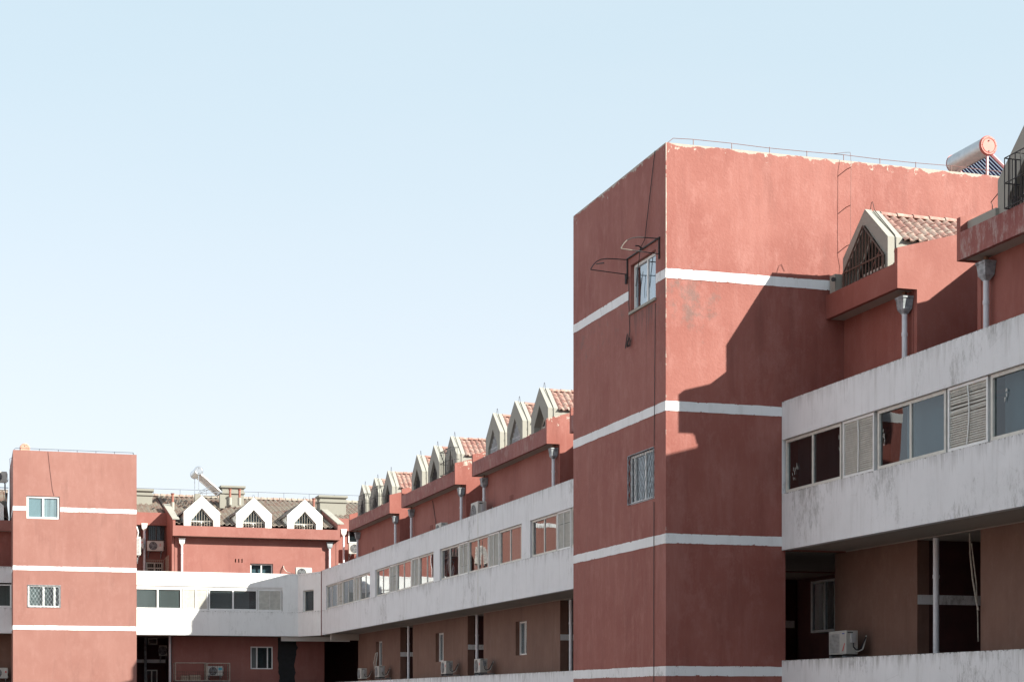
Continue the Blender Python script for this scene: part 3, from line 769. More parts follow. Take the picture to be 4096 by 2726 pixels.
def chimney(x0, x1, d, z0, z1):
    m = MB().box(FB, x0, x1, d, d + .9, z0 - .6, z1 - .12)
    c = m.build('chimney', 'chimney', bw, bevel=.01)
    t = MB().box(FB, x0 - .09, x1 + .09, d - .1, d + 1.0, z1 - .12, z1).box(FB, x0 - .06, x1 + .06, d - .07, d + .97, (z0 + z1) / 2 - .03, (z0 + z1) / 2 + .07)
    t.build('cap', 'chimney', c, bevel=.012)
chimney(7.6, 9.60, 7.3, 10.88, 11.53); chimney(13.42, 14.62, 7.3, 11.04, 11.88); chimney(18.58, 20.05, 5.6, 10.62, 11.33)
for x, d, z in ((13.78, 6.8, 10.95), (14.30, 6.8, 10.95), (10.45, 5.0, 10.38), (18.15, 5.2, 10.4)):
    h_ = .75 if d > 7 else .62
    v = MB().tube([FB(x, d, z - .2), FB(x, d, z + .22)], .10, 12).build('vent_stack', 'concrete', bw, smooth=True)
    MB().tube([FB(x, d, z + .2), FB(x, d, z + h_)], .065, 12).tube([FB(x, d, z + h_), FB(x, d, z + h_ + .08)], [.07, .11], 12).build('clay_pot', 'terracotta_pipe', v, smooth=True)

# ================================================================== far wing left of the far tower
lw = empty('apartment_building', (-4, YB, -H), 'red and white building sliver at the left edge beyond the far tower', 'building', 'red and white wings round the courtyard')
L0, L1 = -16., 2.06
band_wall(lw, FB, L0, L1, [(-9.5, 2.02)], 'band', z0=3.30, z1=6.60)
for a in (-.45, -4.4, -8.3): window(lw, FB, a, a + 2.46, 4.61, 5.72, .06, 'frame', cuts=(a + 1.23,), cur='cur_grey', cd=.3)
for a in (-1.75, -5.7): louvre(lw, FB, a, a + 1.25, 4.61, 5.72, .05)
block(lw, FBU, -1.1, 2.06, (.75,), far=True, hi_side=False, win=False, detail=False, pipes=False, red='red')
block(lw, FBU, -12.6, -3.5, (-11, -8.2, -5.4), far=True, win=False, detail=False, pipes=False, red='red')
gap(lw, FBU, -3.5, -1.1, True); rear(lw, FBU, L0, L1); ribbon_room(lw, FB, L0, L1)
lower(lw, FB, L0, L1, [(-1.1, 2.05)])

# ================================================================== stair towers
def tower(name, label, x0, x1, y0, y1, top, red, wins, side, parts):
    t = empty(name, (x0, y0, -H), label, 'tower', 'red stair towers with white stripes')
    fx = lambda u, d, z: (x0 + d, u, z)       # face towards -X
    fy = lambda u, d, z: (u, y0 + d, z)       # face towards -Y
    xl = XW + .09 if side == 'x' else x1      # the stair gallery is open below the wing
    # -X face
    hx = [w for w in wins if w[0] == 'x']; hy = [w for w in wins if w[0] == 'y']
    th = .24
    MB().wall(fx, y0 + th, y1, -H, top, 0, th, [w[1:5] for w in hx]).build('side_wall', red, t)
    if side == 'x':
        MB().wall(fy, x0, xl, -H, 3.34, 0, th, []).build('front_wall', red, t)
        MB().wall(fy, x0, x1, 3.34, top, 0, th, []).build('front_wall', red, t)
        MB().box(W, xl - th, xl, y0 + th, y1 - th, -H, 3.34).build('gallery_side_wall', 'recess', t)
    else:
        MB().wall(fy, x0, x1, -H, top, 0, th, [w[1:5] for w in hy]).build('front_wall', red, t)
    MB().box(W, x0 + th, x1, y1 - th, y1, (3.34 if side == 'x' else -H), top).build('rear_wall', red, t)
    if side == 'x': MB().box(W, x0 + th, xl, y1 - th, y1, -H, 3.34).build('rear_wall', red, t)
    MB().box(W, x1 - th, x1, y0 + th, y1 - th, (3.34 if side == 'x' else -H), top).build('far_side_wall', red, t)
    MB().box(W, x0 + th, x1 - th, y0 + th, y1 - th, top - .5, top - .35).build('roof_slab', 'membrane', t)
    # stripes wrap round the corner, 4 mm proud
    e = .005
    for zc in (9.335, 6.435, 3.535, .635, -2.265):
        z0, z1 = zc - .115, zc + .115
        sm = MB()
        segs = [(y0 - e, y1)]
        for w in hx:
            if w[3] < zc < w[4]: segs = [(y0 - e, w[1] - .02), (w[2] + .12, y1)]
        for a, b in segs: sm.box(W, x0 - e, x0, a, b, z0, z1)
        xe = x1
        if side == 'x': xe = XW if zc < 7 else XW + 1.53
        segs = [(x0, xe)]
        for w in hy:
            if w[3] < zc < w[4]: segs = [(x0, w[1] - .02), (w[2] + .02, xe)]
        for a, b in segs: sm.box(W, a, b, y0 - e, y0, z0, z1)
        sm.build('stripe', 'stripe_worn', t)
    return t
tn = tower('stair_tower', 'tall red stair tower in the foreground with sun and shadow on its striped wall', 14.57, 25.6, 35.58, 41.71, 12.19, 'red_tower',
           [('x', 36.17, 37.70, 8.92, 10.0), ('x', 36.25, 37.88, 4.48, 5.63)], 'x', None)
fx = lambda u, d, z: (14.57 + d, u, z)
fyt = lambda u, d, z: (u, 35.58 + d, z)
window(tn, fx, 36.18, 37.69, 8.93, 9.99, .08, 'frame', cuts=(36.86,), cur=('cur_sky', 'cur_sky', 'cur_dark', 'cur_sky', 'cur_sky', 'cur_sky'), fw=.06, gl='glass_sky')
MB().box(fx, 36.13, 37.74, -.045, .1, 8.86, 8.92).build('sill', 'concrete', tn)
w = window(tn, fx, 36.27, 37.86, 4.50, 5.61, .06, 'frame', cuts=(36.93, 37.6), cur=('cur_teal', 'cur_dark', 'cur_dark'), fw=.05)
def mesh_grille(par, F, u0, u1, z0, z1, d, st, r=.006, mat='oldbar'):
    m = MB()
    nU = int((u1 - u0 + (z1 - z0) * .62) / st) + 1
    for k in range(nU + 1):
        for sgn in (1, -1):
            a = (u0 + k * st) if sgn < 0 else (u1 - k * st)
            # a line rising steeply through (a, z0)
            p = []
            for zz in (z0, z1):
                p.append((a + sgn * (zz - z0) * .62, zz))
            (ua, za), (ub, zb) = p
            def clip(lim, ua, za, ub, zb):
                t = (lim - ua) / (ub - ua); return lim, za + (zb - za) * t
            if max(ua, ub) < u0 or min(ua, ub) > u1: continue
            if ua < u0: ua, za = clip(u0, ua, za, ub, zb)
            if ua > u1: ua, za = clip(u1, ua, za, ub, zb)
            if ub < u0: ub, zb = clip(u0, ua, za, ub, zb)
            if ub > u1: ub, zb = clip(u1, ua, za, ub, zb)
            if abs(zb - za) > .03: m.tube([F(ua, d, za), F(ub, d, zb)], r, 4)
    # lines entering from the sides
    k = 1
    while k * st / .62 < (z1 - z0) + (u1 - u0) / .62:
        k += 1
    m.tube([F(u0, d, z0), F(u1, d, z0), F(u1, d, z1), F(u0, d, z1), F(u0, d, z0)], .014, 5)
    return m.build('mesh_grille', mat, par)
mesh_grille(w, fx, 36.27, 37.86, 4.5, 5.62, -.012, .155, .0045, 'hopper')
MB().tube([fx(36.24, -.015, 4.4), fx(36.25, -.015, 2), fx(36.24, -.015, -3)], .008, 5).tube([fx(36.16, -.015, 8.8), fx(36.2, -.015, 7), fx(36.23, -.015, 5.65)], .007, 5).build('cable', 'cable', tn)
cb = MB().tube([fx(36.17, -.02, 12.18), fx(36.4, -.03, 11.4), fx(36.7, -.05, 10.35), fx(36.95, -.06, 10.2), fx(37.2, -.07, 9.4)], .009, 6)
cb.tube([fx(37.74, -.03, 9.75), fx(37.78, -.02, 9.2), fx(37.72, -.02, 8.5), fx(37.74, -.03, 8.36)], .009, 6)
for k in range(5): 
    a = random.uniform(-.05, .05); cb.tube([fx(37.74 + a + .07 * math.cos(t * .7 + k), -.04 - .01 * k, 8.22 + (.08 + .02 * k) * math.sin(t * .7 + k * .5) + k * .012) for t in range(9)], .008, 5)
for k in range(3): cb.tube([fx(37.0 + k * .15, .03, 9.7), fx(37.1 + k * .15, .02, 9.4), fx(37.15 + k * .12, .02, 9.2)], .006, 4)
cb.build('loose_cable', 'cable', tn)
# steel skeleton of a lost awning over the upper window
aw = MB()
def arc(u, z, reach, drop, n=7):
    pts = []
    for i in range(n + 1):
        x, dz = ((0, 0), (.30, -.005), (.55, -.03), (.72, -.13), (.84, -.32), (.92, -.58), (.97, -.82), (1, -1))[i]
        pts.append(fx(u, -reach * x, z + drop * dz))
    return pts
for u in (35.93, 37.88):
    aw.tube(arc(u, 10.17, .92, .29), .012, 6)
    aw.tube([fx(u, -.02, 9.83), fx(u, -.92, 9.88)], .011, 6)
    aw.tube([fx(u, -.02, 9.72), fx(u, -.02, 10.2)], .020, 6)
aw.tube([fx(35.90, -.02, 10.19), fx(37.90, -.02, 10.19)], .020, 6)
aw.tube([fx(37.92, -.03, 9.85), fx(37.92, -.03, 9.62)], .035, 6)
aw.tube([fx(36.9, -.02, 10.18), fx(36.9, -.12, 10.24), fx(36.9, -.2, 10.24)], .016, 6)
aw.tube([fx(37.88, -.78, 10.02), fx(37.6, -.70, 9.98)], .014, 6)
aw.build('awning_frame', 'iron', tn)
aw = MB(); 
pts = arc(35.93, 10.17, .92, .29); aw.tube([(p[0] - .001, p[1], p[2] + .001) for p in pts[4:]], .0135, 6)
aw.tube([fx(35.93, -.92, 9.88), fx(35.93, -.65, 9.865)], .0125, 6); aw.build('bleached_awning_rod', 'rustpale', tn)
# lightning conductor along the roof edge and down the wall
lc = MB().tube([(14.62, 35.62, 12.19), (14.75, 35.60, 12.30), (15.2, 35.60, 12.32)] + [(15.2 + .92 * i, 35.60, 12.31 + .012 * math.sin(i * 2)) for i in range(1, 10)] + [(25, 35.6, 12.31)], .007, 5)
for i in range(10): lc.tube([(15.23 + .92 * i, 35.60, 12.18), (15.23 + .92 * i, 35.60, 12.325)], .009, 5)
lc.tube([(18.6, 35.60, 12.31), (18.92, 35.55, 12.36), (18.98, 35.42, 12.33), (18.98, 35.38, 12.1), (18.97, 35.38, 11.0), (18.97, 35.38, 10.2), (19.02, 35.38, 9.95), (19.1, 35.3, 9.85)], .005, 5)
for z in (11.98, 11.13, 10.25): lc.tube([(18.97, 35.38, z), (18.97, 35.59, z + .01)], .010, 5)
lc.build('lightning_wire', 'wirered', tn)

tf = tower('stair_tower', 'distant pale red stair tower on the left with two white-framed windows', 2.06, 7.97, 88.6, 96.5, 12.17, 'red_pale',
           [('y', 2.69, 4.26, 8.85, 9.96), ('y', 2.74, 4.31, 4.52, 5.62)], 'y', None)
fyl = lambda u, d, z: (u, 88.6 + d, z)
window(tf, fyl, 2.70, 4.25, 8.86, 9.95, .05, 'frame', cuts=(3.48,), cur=('cur_teal', 'cur_white'), cd=.06, gl='glass_dusty', fw=.08)
w = window(tf, fyl, 2.75, 4.30, 4.53, 5.61, .05, 'frame', cuts=(3.50, 4.02), cur=('cur_grey', 'cur_dust', 'cur_dark'), cd=.08, gl='glass_dusty', fw=.08)
mesh_grille(w, fyl, 2.75, 4.30, 4.53, 5.61, -.012, .17, .0065, 'hopper')
MB().tube([fyl(3.71, -.012, 12.15), fyl(3.80, -.012, 11.3), fyl(3.86, -.012, 10.8), fyl(3.92, -.012, 10.3), fyl(4.0, -.012, 10.0)], .012, 4).build('cable', 'wirered', tf)
lc = MB().tube([(2.1, 88.65, 12.2), (2.2, 88.65, 12.27)] + [(2.4 + .9 * i, 88.65, 12.27) for i in range(7)] + [(7.85, 88.65, 12.17)], .010, 4)
for i in range(7): lc.tube([(2.4 + .9 * i, 88.65, 12.1), (2.4 + .9 * i, 88.65, 12.28)], .011, 4)
lc.tube([(1.95, 89.5, 10.9), (1.93, 89.5, 11.85), (2.06, 89.5, 11.9)], .012, 4)
lc.build('lightning_wire', 'iron', tf)

# ================================================================== air conditioners
def make_ac(label, w=.80, h=.55, dp=.29, body='ac', mark=None, stand=True, hose=True, round_=True, louv=False):
    """front faces local -Y, service side is local +X, origin at base centre"""
    t = empty('air_conditioner', (0, 0, 0), label, 'air conditioner')
    def L(x, y, z): return (x, y, z)
    def bb(name, mat, *a, parent=t, bevel=0, m=None):
        m = m or MB().box(L, *a); return m.build(name, mat, parent, noup=True, bevel=bevel)
    t.location = (0, 0, 0)
    c = bb('casing', body, -w/2, w/2, -dp/2, dp/2, .03, h, bevel=.012)
    bb('feet', 'dark', -w/2 + .08, -w/2 + .14, -dp/2 - .01, dp/2 + .01, 0, .03, parent=t, m=MB().box(L, -w/2 + .08, -w/2 + .14, -dp/2 - .01, dp/2 + .01, 0, .03).box(L, w/2 - .14, w/2 - .08, -dp/2 - .01, dp/2 + .01, 0, .03))
    cx = -w * .14; r = h * .40; cz = h * .52; y = -dp/2
    if louv:
        m = MB()
        for k in range(14): m.box(L, -w/2 + .06, w/2 - .3, y - .008, y - .002, .08 + k * (h - .14) / 14, .08 + (k + .45) * (h - .14) / 14)
        bb('grille', 'hopper', parent=t, m=m)
    else:
        n = 28
        disc = MB().prism([(cx + r * math.cos(2*math.pi*k/n), y - .004, cz + r * math.sin(2*math.pi*k/n)) for k in range(n)], [(cx + r * math.cos(2*math.pi*k/n), y - .001, cz + r * math.sin(2*math.pi*k/n)) for k in range(n)])
        f = bb('fan_opening', 'dark', parent=t, m=disc)
        bl = MB()
        for k in range(3):
            a = k * 2.094; P = []
            for (rr, aa) in ((.05, a - .2), (r * .9, a - .1), (r * .93, a + .75), (.06, a + .9)):
                P.append((cx + rr * math.cos(aa), cz + rr * math.sin(aa)))
            bl.prism([(p, y - .010, q) for p, q in P], [(p, y - .006, q) for p, q in P])
        bl.prism([(cx + .06 * math.cos(k), y - .016, cz + .06 * math.sin(k)) for k in range(6)], [(cx + .06 * math.cos(k), y - .012, cz + .06 * math.sin(k)) for k in range(6)])
        bb('fan_blades', 'fan', parent=f, m=bl)
        gr = MB()
        for q in (.35, .6, .82, 1.0):
            gr.tube([(cx + r * q * math.cos(2*math.pi*k/24), y - .024, cz + r * q * math.sin(2*math.pi*k/24)) for k in range(25)], .004, 4)
        for k in range(6): gr.tube([(cx, y - .024, cz), (cx + r * math.cos(k * 1.047), y - .024, cz + r * math.sin(k * 1.047))], .004, 4)
        bb('fan_guard', 'acside', parent=f, m=gr)
    if mark == 'diamonds':
        m = MB(); q = .028; mx = w/2 - .17; mz = h * .66
        for a in (90, 210, 330):
            ca, sa = math.cos(R(a)), math.sin(R(a)); P = [(0, 0), (q*ca*1.0 - q*.55*sa, q*sa + q*.55*ca), (2*q*ca, 2*q*sa), (q*ca + q*.55*sa, q*sa - q*.55*ca)]
            m.prism([(mx + p, y - .004, mz + s) for p, s in P], [(mx + p, y - .001, mz + s) for p, s in P])
        m.box(L, mx - .05, mx + .05, y - .004, y - .001, mz - .085, mz - .065)
        bb('emblem', 'redmark', parent=t, m=m)
    elif mark == 'red': bb('sticker', 'redmark', w/2 - .13, w/2 - .06, y - .004, y - .001, h * .55, h * .72)
    elif mark == 'blue':
        bb('sticker', 'bluemark', w/2 - .18, w/2 - .07, y - .004, y - .001, h * .86, h * .9)
        m = MB().prism([(w/2 - .17, y - .004, .1), (w/2 - .13, y - .004, .1), (w/2 - .05, y - .004, .27), (w/2 - .08, y - .004, .27)], [(w/2 - .17, y - .001, .1), (w/2 - .13, y - .001, .1), (w/2 - .05, y - .001, .27), (w/2 - .08, y - .001, .27)])
        bb('emblem', 'redmark', parent=t, m=m)
    elif mark == 'teal': bb('sticker', 'teal', w/2 - .24, w/2 - .06, y - .004, y - .001, h * .62, h * .86)
    # service side: valve cover and hoses
    v = bb('valve_cover', 'hopper' if mark == 'red' else 'acside', w/2, w/2 + .035, -.04, .08, h * .5, h * .88, bevel=.01)
    bb('rating_plate', 'dark', w/2 + .001, w/2 + .004, -.11, .02, h * .9, h * .94)
    if hose:
        m = MB().tube([(w/2 + .03, .02, h * .5), (w/2 + .06, 0, h * .35), (w/2 + .05, .08, h * .22), (w/2 + .02, dp/2 + .06, h * .3), (w/2 - .04, dp/2 + .22, h * .75)], .014, 6)
        bb('hose', 'dark', parent=t, m=m)
        m = MB().tube([(w/2 + .02, .05, h * .2), (w/2 + .05, .12, h * .16), (w/2 + .03, dp/2 + .1, h * .25), (w/2 - .04, dp/2 + .2, h * .6), (w/2 - .12, dp/2 + .27, h * .8)], .016, 6)
        bb('insulated_pipe', 'hose', parent=t, m=m)
    if stand:
        for x in (-w/2 + .1, w/2 - .1):
            m = MB(); m.box(L, x - .02, x + .02, -dp/2 - .03, dp/2 + .3, -.035, -.003).tube([(x, -dp/2 + .02, -.04), (x, dp/2 + .28, -.30)], .014, 5).box(L, x - .02, x + .02, dp/2 + .27, dp/2 + .3, -.33, -.036)
            bb('bracket', 'hopper', parent=t, m=m)
    return t
def put(t, x, y, z, rz, group=None):
    if y > 90.5: x, y, z = WB(x, y, z)
    t.location = Vector((x, y, z)) + UP; t.rotation_euler = (0, 0, rz)
    if group: t['group'] = group
ACG = 'air conditioner outdoor units'
a = make_ac('dim air conditioner beside the dark gallery window right of the near tower', mark='blue', louv=True); put(a, 18.45, 34.75, .97, R(-90), ACG)
a = make_ac('air conditioner with red sticker directly under the full-height gallery downpipe', mark='red'); put(a, 18.45, 63.4, 1.0, R(-90), ACG)
a = make_ac('air conditioner with cream valve cover beneath the middle slit window of the receding gallery', mark='red'); put(a, 18.45, 68.3, 1.02, R(-90), ACG)
a = make_ac('air conditioner directly below the farthest slit window of the receding gallery'); put(a, 18.45, 80.35, 1.04, R(-90), ACG)
a = make_ac('farthest air conditioner of the receding gallery, left of a hanging white hose', mark=None, stand=False); put(a, 18.45, 84.2, 1.0, R(-90), ACG)
a = make_ac('tall air conditioner standing against a downpipe above the white band', w=.95, h=.95, dp=.34, stand=False); put(a, 18.45, 63.7, 6.52, R(-90), ACG)
a = make_ac('small air conditioner peeking over the white parapet under three vent slits', w=.85, h=.7, stand=False); put(a, 18.5, 69.3, 6.52, R(-90), ACG)
a = make_ac('air conditioner with red three-diamond emblem under the barred window in the left recess', w=.86, h=.56, mark='diamonds'); put(a, 9.42, 94.1, 7.84, 0, ACG)
a = make_ac('tall white slatted air conditioner jutting out behind the far tower', w=.5, h=.98, dp=.5, louv=False, stand=True)
put(a, 8.1, 90.8, 7.32, R(0), ACG)
for k in kids(a):
    if k.name.startswith('fan'):
        for q in kids(k): bpy.data.objects.remove(q)
        bpy.data.objects.remove(k)
m = MB()
for k in range(11): m.box(W, -.22, .2, -.262, -.252, .1 + k * .075, .135 + k * .075)
m.build('side_vents', 'hopper', a, noup=True) if False else None
sv = m.build('vent_slots', 'hopper', None, noup=True); sv.parent = a
a = make_ac('partly hidden air conditioner high in the recess behind the far tower', w=.8, h=.56, mark='red'); put(a, 8.42, 94.1, 7.95, 0, ACG)
a = make_ac('air conditioner with dark fan in the corner recess right of the far dormers', w=.84, h=.60); put(a, 20.25, 94.1, 7.95, 0, ACG)
a = make_ac('small dark-fanned air conditioner low in the corner recess', w=.5, h=.5, stand=False); put(a, 19.0, 93.0, 6.85, 0, ACG)
a = make_ac('white air conditioner sitting behind the far parapet, only its top half showing', w=.84, h=.6, stand=False); put(a, 16.75, 90.85, 6.33, 0, ACG)
a = make_ac('air conditioner with teal sticker inside the right cage of the far gallery', w=.82, h=.54, mark='teal', hose=True); put(a, 12.2, 91.35, 1.22, 0, ACG)
a = make_ac('air conditioner in deep shade of the dark far gallery opening', w=.5, h=.6); put(a, 9.98 - .1, 94.2, 2.3, 0, ACG)
a = make_ac('air conditioner at the bottom left corner of the photo in gallery shade', w=.8, h=.56, mark='red'); put(a, 1.47, 91.2, 1.05, 0, ACG)
a = make_ac('air conditioner on a roof rack left of the far tower', w=.75, h=.6, stand=True); put(a, 1.5, 93.7, 11.12, 0, ACG)
# rack feet down to the roof for the last one
m = MB()
for x in (-.3, .3):
    for y in (-.2, .35): m.tube([(x, y, -.03), (x, y, -1.25)], .02, 5)
m.tube([(-.3, -.2, -.25), (.45, -.2, -.25)], .02, 5); m.tube([(-.3, -.2, -.35), (.45, -.2, -.4)], .015, 5)
rk = m.build('rack', 'hopper', None, noup=True); rk.parent = a
m = MB().tube([(8.02, 90.3, 8.85), (8.12, 90.3, 8.75), (8.2, 90.3, 8.5), (8.16, 90.4, 8.2)], .035, 8)
hs = m.build('insulated_pipe', 'frame', tf)
# hanging drain hose on the far gallery wall
m = MB().tube([FA(82.9, 1.55, 2.3), FA(83.1, 1.5, 2.25), FA(83.25, 1.45, 1.8), FA(83.1, 1.45, 1.5)], .02, 6).tube([FA(82.9, 1.55, 2.3), FA(82.95, 1.5, 1.8), FA(83.0, 1.5, 1.2)], .028, 6)
m.build('hanging_hose', 'hose', mw)
MB().tube([FB(15.85, 1.5, 7.05), FB(15.85, 1.4, 6.9), FB(16.0, 1.3, 6.72), FB(16.3, .9, 6.6)], .018, 6).build('hanging_hose', 'hose', bw)
MB().tube([FB(15.84, 1.53, 7.08), FB(15.80, 1.5, 6.9), FB(15.83, 1.5, 6.75)], .012, 6).build('cable', 'cable', bw)

# guard cages on the far gallery
def big_cage(label, x0, x1, z0, z1, nv_):
    W = WB
    t = empty('guard_cage', ((x0 + x1) / 2 * KB, 92.3, z0), label, 'cage', 'iron cages on the far gallery wall')
    x0, x1 = x0 * KB, x1 * KB; y0, y1 = 92.1, 92.86; W = lambda x, y, z: (x, y, z); m = MB(); r = .02
    for z in (z0, z1):
        m.tube([(x0, y1, z), (x0, y0, z), (x1, y0, z), (x1, y1, z)], r, 5)
    for x in (x0, x1):
        for y in (y0, y1): m.tube([(x, y, z0), (x, y, z1)], r, 5)
    m.build('frame', 'oldbar', t)
    m = MB()
    for i in range(1, nv_): x = x0 + (x1 - x0) * i / nv_; m.tube([(x, y0, z0), (x, y0, z1 if nv_ < 14 else z1 * .55 + z0 * .45)], .009, 4)
    for k in range(1, 4): z = z0 + (z1 - z0) * k / 6; m.tube([(x0, y0, z), (x1, y0, z)], .009, 4)
    m.build('bars', 'rustbar', t)
    MB().box(W, x0, x1, y0, y1, z0 - .03, z0 - .012).build('base_tray', 'hopper', t)
big_cage('wide rusty guard cage holding two boxes on the far gallery', 10.15, 11.72, 1.0, 1.93, 14)
big_cage('narrow guard cage around the far gallery air conditioner', 11.78, 12.93, 1.0, 1.92, 9)
def carton(label, x, z, w, h):
    t = MB().box(WB, x, x + w, 91.15, 91.5, z, z + h).build('storage_box', 'cardboard', None, bevel=.01)
    t['label'] = label; t['category'] = 'box'
    # flaps
    MB().box(WB, x + .02, x + w - .02, 91.16, 91.32, z + h + .004, z + h + .012).box(WB, x + .02, x + w - .02, 91.34, 91.49, z + h + .003, z + h + .010).build('flap', 'cardboard', None).parent = t
carton('smaller pale box at the left of the wide guard cage', 10.45, 1.0, .38, .25)
carton('larger brown box at the right of the wide guard cage', 10.88, 1.0, .56, .28)

# ================================================================== solar water heaters
def solar(label, x, y, z, r=.23, L=1.75, shell='tank', cap='pinkred', leg='pinkleg', tilt=38, tl=1.45, n=12, hgt=.9, tmat='tube'):
    """tank axis along Y, tubes fall towards +X; (x,y,z) is the tank centre at its near end"""
    t = empty('solar_water_heater', (x, y + L / 2, z - hgt), label, 'water heater', 'solar water heaters on the roofs')
    K = 24
    def circ(yy, rr, dx=0, dz=0): return [(x + dx + rr * math.cos(2*math.pi*k/K), yy, z + dz + rr * math.sin(2*math.pi*k/K)) for k in range(K)]
    MB().prism(circ(y, r), circ(y + L, r)).build('tank', shell, t, smooth=True)
    e = MB().prism(circ(y - .035, r * .96), circ(y - .002, r * 1.06)).prism(circ(y - .002, r * 1.06), circ(y + .03, r * 1.06))
    e = e.build('end_cap', cap, t, smooth=True)
    MB().prism(circ(y + L - .01, r * 1.05), circ(y + L + .02, r * .98)).build('end_cap', cap, t, smooth=True)
    rb = MB().tube([(x + r * .78 * math.cos(2*math.pi*k/K), y - .036, z + r * .78 * math.sin(2*math.pi*k/K)) for k in range(K + 1)], .010, 6)
    for k in range(8):
        if r < 0: break
        a = 2*math.pi*k/8; rb.tube([(x + r * .86 * math.cos(a), y - .036, z + r * .86 * math.sin(a)), (x + r * .95 * math.cos(a), y - .034, z + r * .95 * math.sin(a))], .007, 5)
    rb.build('cap_rib', cap, e, smooth=True)
    MB().tube([(x, y - .06, z + r * .5), (x, y - .04, z + r * .5)], .018, 6).tube([(x, y - .05, z - r * .62), (x, y - .035, z - r * .62)], .022, 6).build('cap_fitting', 'dark', e)
    ct, st = math.cos(R(tilt)), math.sin(R(tilt))
    ax = x + r * .55 * ct; az = z - r * .75
    for side_y in (y + .05, y + L - .05):
        m = MB()
        m.tube([(ax, side_y, az), (ax + tl * ct, side_y, az - tl * st)], .042, 6)
        m.tube([(x + .0, side_y, z - r), (x + .0, side_y, z - hgt)], .040 if leg == 'pinkleg' else .022, 6)
        m.tube([(x - .0, side_y, z - hgt + .12), (ax + tl * ct * .62, side_y, az - tl * st * .62)], .018, 6)
        m.tube([(x, side_y, z - hgt + .03), (ax + tl * ct, side_y, az - tl * st)], .02, 6)
        m.build('frame_leg', leg, t)
    for k in range(n):
        yy = y + .14 + (L - .28) * k / (n - 1)
        MB().tube([(ax, yy, az + .03), (ax + tl * ct * .97, yy, az + .03 - tl * st * .97)], .028, 8).build('vacuum_tube', tmat, t, smooth=True)
    MB().box(W, ax + tl * ct - .05, ax + tl * ct + .05, y, y + L, az - tl * st - .03, az - tl * st + .05).build('foot_rail', leg, t)
    return t
solar('red-capped solar water heater on the near tower roof', 24.5, 38.5, 13.93, r=.235, L=1.6, hgt=1.9, tl=1.1)
solar('steel solar water heater on the lichened tiled roof above the white dormers', 12.14, 97.5, 12.66, r=.235, L=1.9, shell='steel', cap='steel', leg='steel', tilt=40, tl=1.5, hgt=1.28, tmat='tank')
solar('solar water heater whose orange round end just shows over the far tower roof', 2.67, 90.5, 12.52, r=.24, L=1.7, hgt=.9, tl=.7, cap='palecap', leg='tank')
# concrete plinths under the steel heater
for x, zt in ((12.05, 11.36), (13.41, 11.37)):
    MB().box(W, x - .14, x + .14, 97.3, 97.6, 10.6, zt).build('roof_plinth', 'chimney', bw, bevel=.01)

# ================================================================== unseen wings behind and left, added to block and bounce courtyard light
def unseen_wing(label, box_, face):
    x0, x1, y0, y1 = box_
    t = empty('apartment_building', (x0, y0, -H), label, 'building', 'red and white wings round the courtyard')
    MB().box(W, x0, x1, y0, y1, -H, 9.3).build('body', 'red', t)
    for z0, z1 in ((3.32, 6.6), (-2.45, .88)):
        m = MB()
        if face == 'y': m.wall(lambda u, d, z: (u, y1 + d, z), x0, x1, z0, z1, .003, 1.0, [(x0 + 1.2 + 4 * k, x0 + 3.8 + 4 * k, z0 + 1.3, z0 + 2.5) for k in range(int((x1 - x0 - 5) / 4))])
        else: m.wall(lambda u, d, z: (x1 + d, u, z), y0, y1, z0, z1, .003, 1.0, [(y0 + 1.2 + 4 * k, y0 + 3.8 + 4 * k, z0 + 1.3, z0 + 2.5) for k in range(int((y1 - y0 - 5) / 4))])
        m.build('window_band', 'band_far', t)
    if face == 'y': a = [(x0, y0 - .5, 9.31), (x0, (y0 + y1) / 2, 11.9), (x0, y1 + .6, 9.31)]; b = [(x1, p[1], p[2]) for p in a]
    else: a = [(x0 - .5, y0, 9.31), ((x0 + x1) / 2, y0, 11.9), (x1 + .6, y0, 9.31)]; b = [(p[0], y1, p[2]) for p in a]
    MB().prism(a, b).build('roof', 'tile_old', t)
unseen_wing('unseen red and white wing added behind the viewpoint to darken shaded walls', (-24, 15, -20, -2.5), 'y')
unseen_wing('unseen red and white wing added on the left to bounce sunlight', (-40, -24, -2, 86), 'x')

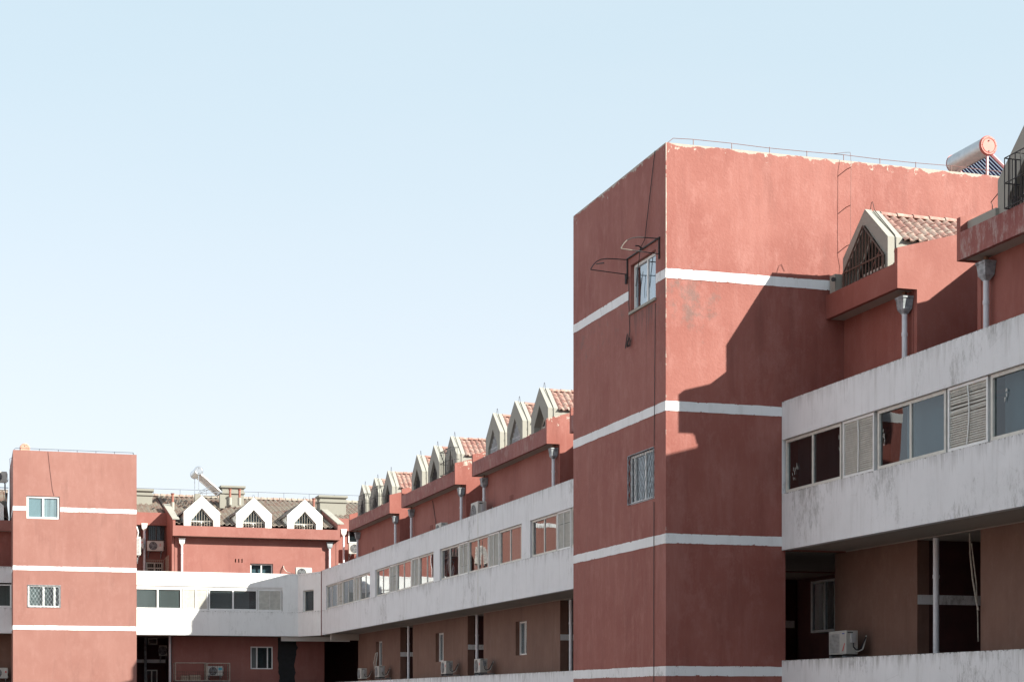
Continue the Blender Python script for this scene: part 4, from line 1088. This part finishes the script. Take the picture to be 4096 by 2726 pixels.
# ================================================================== sky, sun, camera
w = bpy.data.worlds.new('World'); scn.world = w; w.use_nodes = True; nt = w.node_tree
bg = nt.nodes['Background']
sky = nt.nodes.new('ShaderNodeTexSky'); sky.sky_type = 'NISHITA'; sky.sun_disc = False
S = Vector((1.125, -1.0, .85)).normalized()
elev = math.asin(S.z); az = math.atan2(S.x, S.y)
sky.sun_elevation = elev; sky.sun_rotation = az
sky.air_density = 1.0; sky.dust_density = 1.2; sky.ozone_density = 1.0; sky.altitude = 50
hsv = nt.nodes.new('ShaderNodeHueSaturation'); hsv.inputs['Saturation'].default_value = .62
nt.links.new(sky.outputs[0], hsv.inputs['Color']); tc = nt.nodes.new('ShaderNodeTexCoord'); mp = nt.nodes.new('ShaderNodeMapping'); mp.inputs['Scale'].default_value = (1.2, 1.2, 4.)
nt.links.new(tc.outputs['Generated'], mp.inputs['Vector'])
veil = mrange(nt, noise(nt, 1.6, detail=5, rough=.55, src=mp.outputs[0]), .35, .7)
sz = nt.nodes.new('ShaderNodeSeparateXYZ'); nt.links.new(tc.outputs['Generated'], sz.inputs[0])
hz = mix(nt, mrange(nt, sz.outputs[2], .03, .42, smooth=True), (2.96, 3.12, 3.34), (2.18, 2.78, 3.10))
hz = mix(nt, mrange(nt, veil, 0, 1, 0, .22), hz, (2.84, 3.04, 3.26))
nt.links.new(mix(nt, .86, hsv.outputs[0], hz), bg.inputs['Color'])   # thin bright haze evens the sky out
bg.inputs['Strength'].default_value = .120
sl = bpy.data.lights.new('sun', 'SUN'); sl.energy = 5.0; sl.angle = R(.5); sl.color = (1, .975, .86)
so = bpy.data.objects.new('sun', sl); COL.objects.link(so)
so.rotation_euler = S.to_track_quat('Z', 'Y').to_euler(); so.location = (60, -40, 60)

cam = bpy.data.cameras.new('camera'); co = bpy.data.objects.new('camera', cam); COL.objects.link(co)
co.location = (0, 0, H); yaw = math.atan(2173 / 7000)
co.rotation_euler = (R(90), 0, -yaw)
cam.sensor_fit = 'HORIZONTAL'; cam.sensor_width = 36; cam.lens = 36 * 7000 / 4096
cam.shift_y = (2797 - 1363) / 4096; cam.clip_end = 3000; cam.clip_start = .1
scn.camera = co
scn.view_settings.view_transform = 'Standard'; scn.view_settings.look = 'None'; scn.view_settings.gamma = 1
scn.view_settings.exposure = 1.28
scn.cycles.max_bounces = 8; scn.cycles.transparent_max_bounces = 16
